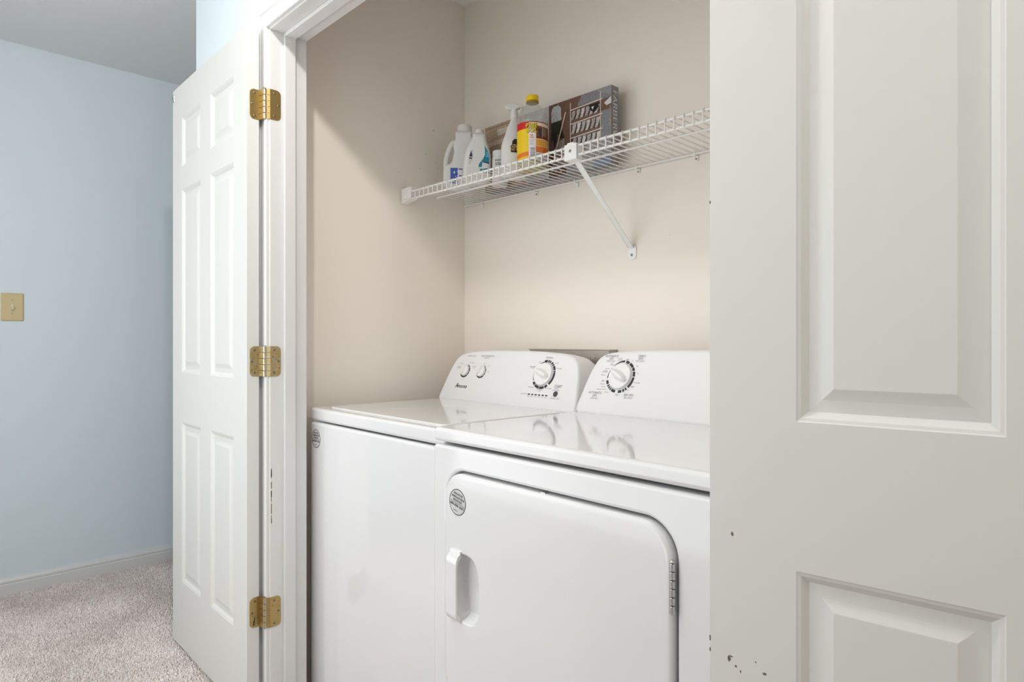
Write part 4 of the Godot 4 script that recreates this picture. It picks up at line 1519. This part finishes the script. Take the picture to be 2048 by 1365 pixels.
func paint_cleaner_label(im: Image) -> void:
	# 1024 px for the full turn (309 mm), 512 px for 119 mm; the middle faces the camera
	var px := func(mm: float) -> int: return int(512.0 + mm * 1024.0 / 309.0)
	var py := func(mm: float) -> int: return int(512.0 - mm * 512.0 / 119.0)
	im.fill(Color(0.95, 0.80, 0.02))
	# red crown on the yellow side, orange foot
	for x in range(0, px.call(-17.0)):
		var top := 84.0 + 14.0 * sin(float(x) / 1024.0 * TAU * 0.9)
		im.fill_rect(Rect2i(x, 0, 1, int(maxf(50.0, top))), Color(0.80, 0.08, 0.06))
		im.fill_rect(Rect2i(x, py.call(23.0) + int(14.0 * sin(float(x) * 0.009)), 1, 58), Color(0.93, 0.48, 0.05))
	# white information column
	im.fill_rect(Rect2i(px.call(-17.0), 0, px.call(5.5) - px.call(-17.0), 512), Color(0.93, 0.92, 0.93))
	im.fill_rect(Rect2i(px.call(-17.0), 0, 1024, 12), Color(0.65, 0.10, 0.10))
	# orange picture side
	im.fill_rect(Rect2i(px.call(5.5), 12, 512, 500), Color(0.94, 0.88, 0.78))
	im.fill_rect(Rect2i(px.call(6.5), py.call(105.0), 512, py.call(66.0) - py.call(105.0)), Color(0.55, 0.27, 0.10))
	im.fill_rect(Rect2i(px.call(6.5), py.call(72.0), 512, 26), Color(0.42, 0.16, 0.06))
	fill_poly(im, [[px.call(14.0), py.call(98)], [px.call(25.0), py.call(98)], [px.call(24.0), py.call(74)], [px.call(15.0), py.call(74)]], Color(0.13, 0.22, 0.30))
	fill_poly(im, [[px.call(11.0), py.call(94)], [px.call(15.0), py.call(96)], [px.call(16.0), py.call(88)], [px.call(14.0), py.call(90)]], Color(0.13, 0.22, 0.30))
	im.fill_rect(Rect2i(px.call(28.0), py.call(105.0), 4, 160), Color(0.80, 0.72, 0.62))
	im.fill_rect(Rect2i(px.call(29.5), py.call(103.0), 60, 120), Color(0.55, 0.45, 0.38))
	im.fill_rect(Rect2i(px.call(5.5), py.call(64.0), 512, py.call(42.0) - py.call(64.0)), Color(0.95, 0.70, 0.28))
	im.fill_rect(Rect2i(px.call(5.5), py.call(41.0), 512, py.call(23.0) - py.call(41.0)), Color(0.90, 0.40, 0.06))
	im.fill_rect(Rect2i(px.call(5.5), py.call(22.0), 512, 120), Color(0.90, 0.89, 0.88))
	# fine print as dark hairlines
	rng.seed = 55
	var ink := Color(0.45, 0.42, 0.40)
	for k in 3: im.fill_rect(Rect2i(px.call(-13.5), py.call(78.5 - k * 4.6), px.call(0.5 - rng.randf() * 4.0) - px.call(-13.5), 11), Color(0.86, 0.50, 0.30))
	for k in 5: im.fill_rect(Rect2i(px.call(-14.0), py.call(63.0 - k * 4.0), px.call(2.0 - rng.randf() * 5.0) - px.call(-14.0), 5), Color(0.66, 0.60, 0.58))
	for k in 4: im.fill_rect(Rect2i(px.call(7.5), py.call(60.0 - k * 4.5), 90, 4), Color(0.75, 0.50, 0.18))
	for k in 3: im.fill_rect(Rect2i(px.call(7.5), py.call(38.0 - k * 5.0), 80, 5), Color(0.97, 0.72, 0.45))
	for k in 5:
		var x: int = px.call(6.5)
		while x < 720:
			var wd := rng.randi_range(4, 14)
			im.fill_rect(Rect2i(x, py.call(19.0 - k * 4.2), wd, 8), ink)
			x += wd + 4
	# bar code, lying on its side
	var y: int = py.call(35.0)
	im.fill_rect(Rect2i(px.call(-13.0), y - 6, 55, 4), ink)
	while y < 500:
		var hgt := rng.randi_range(2, 7)
		im.fill_rect(Rect2i(px.call(-12.0), y, 50, hgt), Color(0.32, 0.34, 0.38))
		y += hgt + rng.randi_range(2, 6)

func _flat_poly(g: G, p: PackedVector2Array, z: float) -> void:
	var ix := Geometry2D.triangulate_polygon(p)
	for i in range(0, ix.size(), 3):
		var a := p[ix[i]]
		var b := p[ix[i + 1]]
		var c := p[ix[i + 2]]
		if (b - a).cross(c - a) > 0.0: g.tri(Vector3(a.x, a.y, z), Vector3(c.x, c.y, z), Vector3(b.x, b.y, z))
		else: g.tri(Vector3(a.x, a.y, z), Vector3(b.x, b.y, z), Vector3(c.x, c.y, z))

func _subdivide(g: G, times: int) -> G:
	for k in times:
		var h := G.new()
		for i in range(0, g.t.size(), 3):
			var a := g.t[i]
			var b := g.t[i + 1]
			var c := g.t[i + 2]
			var ab := (a + b) * 0.5
			var bc := (b + c) * 0.5
			var ca := (c + a) * 0.5
			h.tri(a, ab, ca)
			h.tri(ab, b, bc)
			h.tri(ca, bc, c)
			h.tri(ab, bc, ca)
		g = h
	return g

# ---------------------------------------------------------------- carton of a dish rack standing on edge at the back of the shelf
func box_of_rack() -> void:
	var w := 0.567
	var h := 0.238
	var d := 0.036
	var o := base("dish_rack_box", Vector3(0.3885, DECK, -0.774))
	tag(o, "flat cardboard dish rack carton with photo print, standing behind the bottles", "box")
	var g := G.new()
	g.rbox(Vector3(0, h / 2, 0), Vector3(w, h, d), 0.0012, 1)
	put(g, "carton", mat(Color(0.50, 0.50, 0.51), 0.45), o)
	var im := Image.create(1134, 476, true, Image.FORMAT_RGB8)
	paint_box(im)
	im.generate_mipmaps()
	var m := mat(Color(1, 1, 1), 0.28)
	m.albedo_texture = ImageTexture.create_from_image(im)
	put_mesh(label_patch(-w / 2 + 0.0005, w / 2 - 0.0005, 0.0005, h - 0.0005, d / 2 + 0.0003, 0.0, 2), "front_print", m, o)
	g = G.new()
	g.text("FARBERWARE", 0.0225, Vector3.ZERO, false, 0.0, 0, 1.12)
	g.warp(0, func(p: Vector3) -> Vector3: return Vector3(w / 2 + 0.0003, h - 0.012 - p.x, -p.y * 0.86))
	put(g, "side_lettering", mat(Color(0.86, 0.86, 0.86), 0.4), o, 0.0)
	# clear tape strip across the front
	g = G.new()
	g.quad(Vector3(0.100, h - 0.038, d / 2 + 0.0007), Vector3(0.104, h - 0.038, d / 2 + 0.0007), Vector3(0.052, 0.055, d / 2 + 0.0007), Vector3(0.0485, 0.055, d / 2 + 0.0007))
	put(g, "glued_strip", mat(Color(0.90, 0.88, 0.86), 0.3), o, 0.0)

func paint_box(im: Image) -> void:
	# 2 px per mm; u = mm from the left edge, v = mm from the top
	var n := noise_image(256, 0.02, 77, 4)
	var W := im.get_width()
	var H := im.get_height()
	for y in H:
		for x in W:
			var g := n.get_pixel((x / 2) % 256, (y * 3) % 256).r
			var c := Color(0.46, 0.34, 0.27).lerp(Color(0.60, 0.47, 0.38), g)
			if x < 640: c = Color(0.62, 0.53, 0.44).lerp(Color(0.72, 0.63, 0.53), g)
			im.set_pixel(x, y, c)
	# left picture: boards and pale plates
	fill_poly(im, [[10, 120], [620, 95], [620, 125], [10, 150]], Color(0.80, 0.74, 0.68))
	fill_poly(im, [[130, 40], [330, 36], [330, 78], [130, 84]], Color(0.78, 0.74, 0.70))
	fill_poly(im, [[0, 14], [640, 14], [640, 22], [0, 22]], Color(0.50, 0.39, 0.31))
	fill_poly(im, [[0, 190], [640, 180], [640, 188], [0, 198]], Color(0.52, 0.42, 0.34))
	fill_poly(im, [[0, 280], [640, 276], [640, 286], [0, 290]], Color(0.52, 0.42, 0.34))
	fill_poly(im, [[190, 150], [250, 130], [270, 210], [240, 300], [180, 290], [176, 210]], Color(0.08, 0.07, 0.07))
	fill_poly(im, [[130, 300], [230, 270], [250, 470], [110, 470]], Color(0.55, 0.48, 0.44))
	# white panel before the main picture
	im.fill_rect(Rect2i(420, 0, 210, 476), Color(0.74, 0.73, 0.73))
	for k in 4: im.fill_rect(Rect2i(450, 70 + k * 16, 120 - k * 18, 6), Color(0.5, 0.5, 0.5))
	im.fill_rect(Rect2i(560, 90, 16, 20), Color(0.25, 0.25, 0.25))
	# main picture from 626 px on
	im.fill_rect(Rect2i(626, 0, 508, 330), Color(0.42, 0.32, 0.27))
	fill_poly(im, [[900, 0], [1134, 0], [1134, 78], [868, 62]], Color(0.50, 0.49, 0.50))
	fill_poly(im, [[1000, 0], [1134, 0], [1134, 60]], Color(0.56, 0.56, 0.57))
	im.fill_rect(Rect2i(626, 70, 508, 70), Color(0.43, 0.31, 0.25))
	im.fill_rect(Rect2i(1060, 140, 74, 210), Color(0.50, 0.50, 0.51))
	im.fill_rect(Rect2i(760, 320, 374, 156), Color(0.56, 0.56, 0.57))
	im.fill_rect(Rect2i(626, 330, 150, 146), Color(0.36, 0.26, 0.21))
	# cup with a plant hanging from it
	fill_poly(im, [[650, 34], [672, 14], [708, 14], [730, 34], [736, 110], [716, 128], [664, 128], [646, 110]], Color(0.72, 0.73, 0.75))
	fill_poly(im, [[648, 118], [734, 118], [740, 180], [764, 250], [740, 232], [736, 260], [716, 210], [700, 200], [690, 260], [678, 290], [664, 230], [650, 250], [648, 190]], Color(0.09, 0.10, 0.06))
	fill_poly(im, [[690, 260], [760, 240], [780, 420], [650, 440]], Color(0.58, 0.53, 0.50))
	# plates on the rack: three shelves of pale curved dishes on dark
	for row in 3:
		var y0 := 80 + row * 88
		fill_poly(im, [[820, y0], [1056, y0 + 6], [1056, y0 + 62], [820, y0 + 62]], Color(0.26, 0.19, 0.16))
		for k in 6:
			var x0 := 826 + k * 38 + row * 5
			var c := Color(0.62, 0.60, 0.58).lerp(Color(0.80, 0.79, 0.78), float((k * 37 + row * 53) % 100) / 100.0)
			fill_poly(im, [[x0, y0 + 4], [x0 + 30, y0 + 4], [x0 + 24, y0 + 30], [x0 + 10, y0 + 60], [x0 - 14, y0 + 64], [x0 - 2, y0 + 34]], c)
		if row == 0:
			fill_poly(im, [[962, y0 + 2], [1044, y0 + 2], [1036, y0 + 30], [1004, y0 + 58], [974, y0 + 34]], Color(0.10, 0.08, 0.08))
			fill_poly(im, [[980, y0 + 16], [1004, y0 + 16], [992, y0 + 36]], Color(0.80, 0.79, 0.78))
	# soften the print into a photograph, then the crisp wires on top
	im.resize(W / 5, H / 5, Image.INTERPOLATE_BILINEAR)
	im.resize(W, H, Image.INTERPOLATE_CUBIC)
	for y in H:
		for x in W:
			var c := im.get_pixel(x, y)
			var k := 0.90 + 0.22 * n.get_pixel((x * 2) % 256, (y * 2) % 256).r
			im.set_pixel(x, y, Color(c.r * k, c.g * k, c.b * k))
	for row in 3:
		var y0 := 70 + row * 90
		line_px(im, Vector2(810, y0 + 6), Vector2(1066, y0 - 4), 7, Color(0.83, 0.80, 0.77))
	line_px(im, Vector2(812, 28), Vector2(812, 340), 6, Color(0.82, 0.79, 0.76))
	line_px(im, Vector2(1052, 18), Vector2(1052, 330), 6, Color(0.82, 0.79, 0.76))
	fill_poly(im, [[1080, 96], [1128, 70], [1134, 70], [1134, 110], [1098, 116]], Color(0.80, 0.80, 0.82))
	line_px(im, Vector2(1126, 120), Vector2(1126, 250), 6, Color(0.62, 0.55, 0.50))
	# lower strip: glassware and small feature icons
	for k in 5: fill_poly(im, [[800 + k * 52, 322], [836 + k * 52, 322], [830 + k * 52, 380], [806 + k * 52, 380]], Color(0.68, 0.66, 0.64).lerp(Color(0.44, 0.33, 0.27), (k % 3) * 0.35))
	for k in 4:
		im.fill_rect(Rect2i(900 + k * 52, 400, 22, 26), Color(0.24, 0.24, 0.26))
		im.fill_rect(Rect2i(905 + k * 52, 405, 12, 14), Color(0.60, 0.60, 0.61))
	fill_poly(im, [[1010, 440], [1134, 420], [1134, 476], [990, 476]], Color(0.42, 0.50, 0.60))
	for k in 3: im.fill_rect(Rect2i(640 + k * 40, 420 + k * 8, 22, 22), Color(0.62, 0.60, 0.58))

# ---------------------------------------------------------------- scuffs on the closet walls
func wall_marks() -> void:
	rng.seed = 12
	var side := get_node("wall_closet_left") as Node3D
	for q in [[1.9152, -0.6785, 0.0040, 0.0022], [1.8193, -0.6434, 0.0016, 0.0045], [1.760, -0.6158, 0.0022, 0.0024], [1.752, -0.66, 0.0016, 0.0016], [1.795, -0.69, 0.007, 0.0010], [1.775, -0.70, 0.0010, 0.006], [1.73, -0.52, 0.003, 0.0016]]:
		var g := G.new()
		disc(g, Vector3.ZERO, 1.0, 8)
		g.warp(0, func(p: Vector3) -> Vector3: return Vector3(0.0004, p.y * q[3] * 0.7, p.x * q[2] * 0.7))
		var o := put(g, "scuff", M.scuff, side, 0.0)
		o.position = Vector3(-0.10, q[0], q[1]) - side.position
	var back := get_node("wall_closet_back") as Node3D
	for q in [[0.826, 1.43], [1.02, 1.76], [0.01, 1.62]]:
		var g := G.new()
		disc(g, Vector3.ZERO, 0.0011, 8)
		var o := put(g, "scuff", M.scuff, back, 0.0)
		o.position = Vector3(q[0], q[1], -0.8326) - back.position
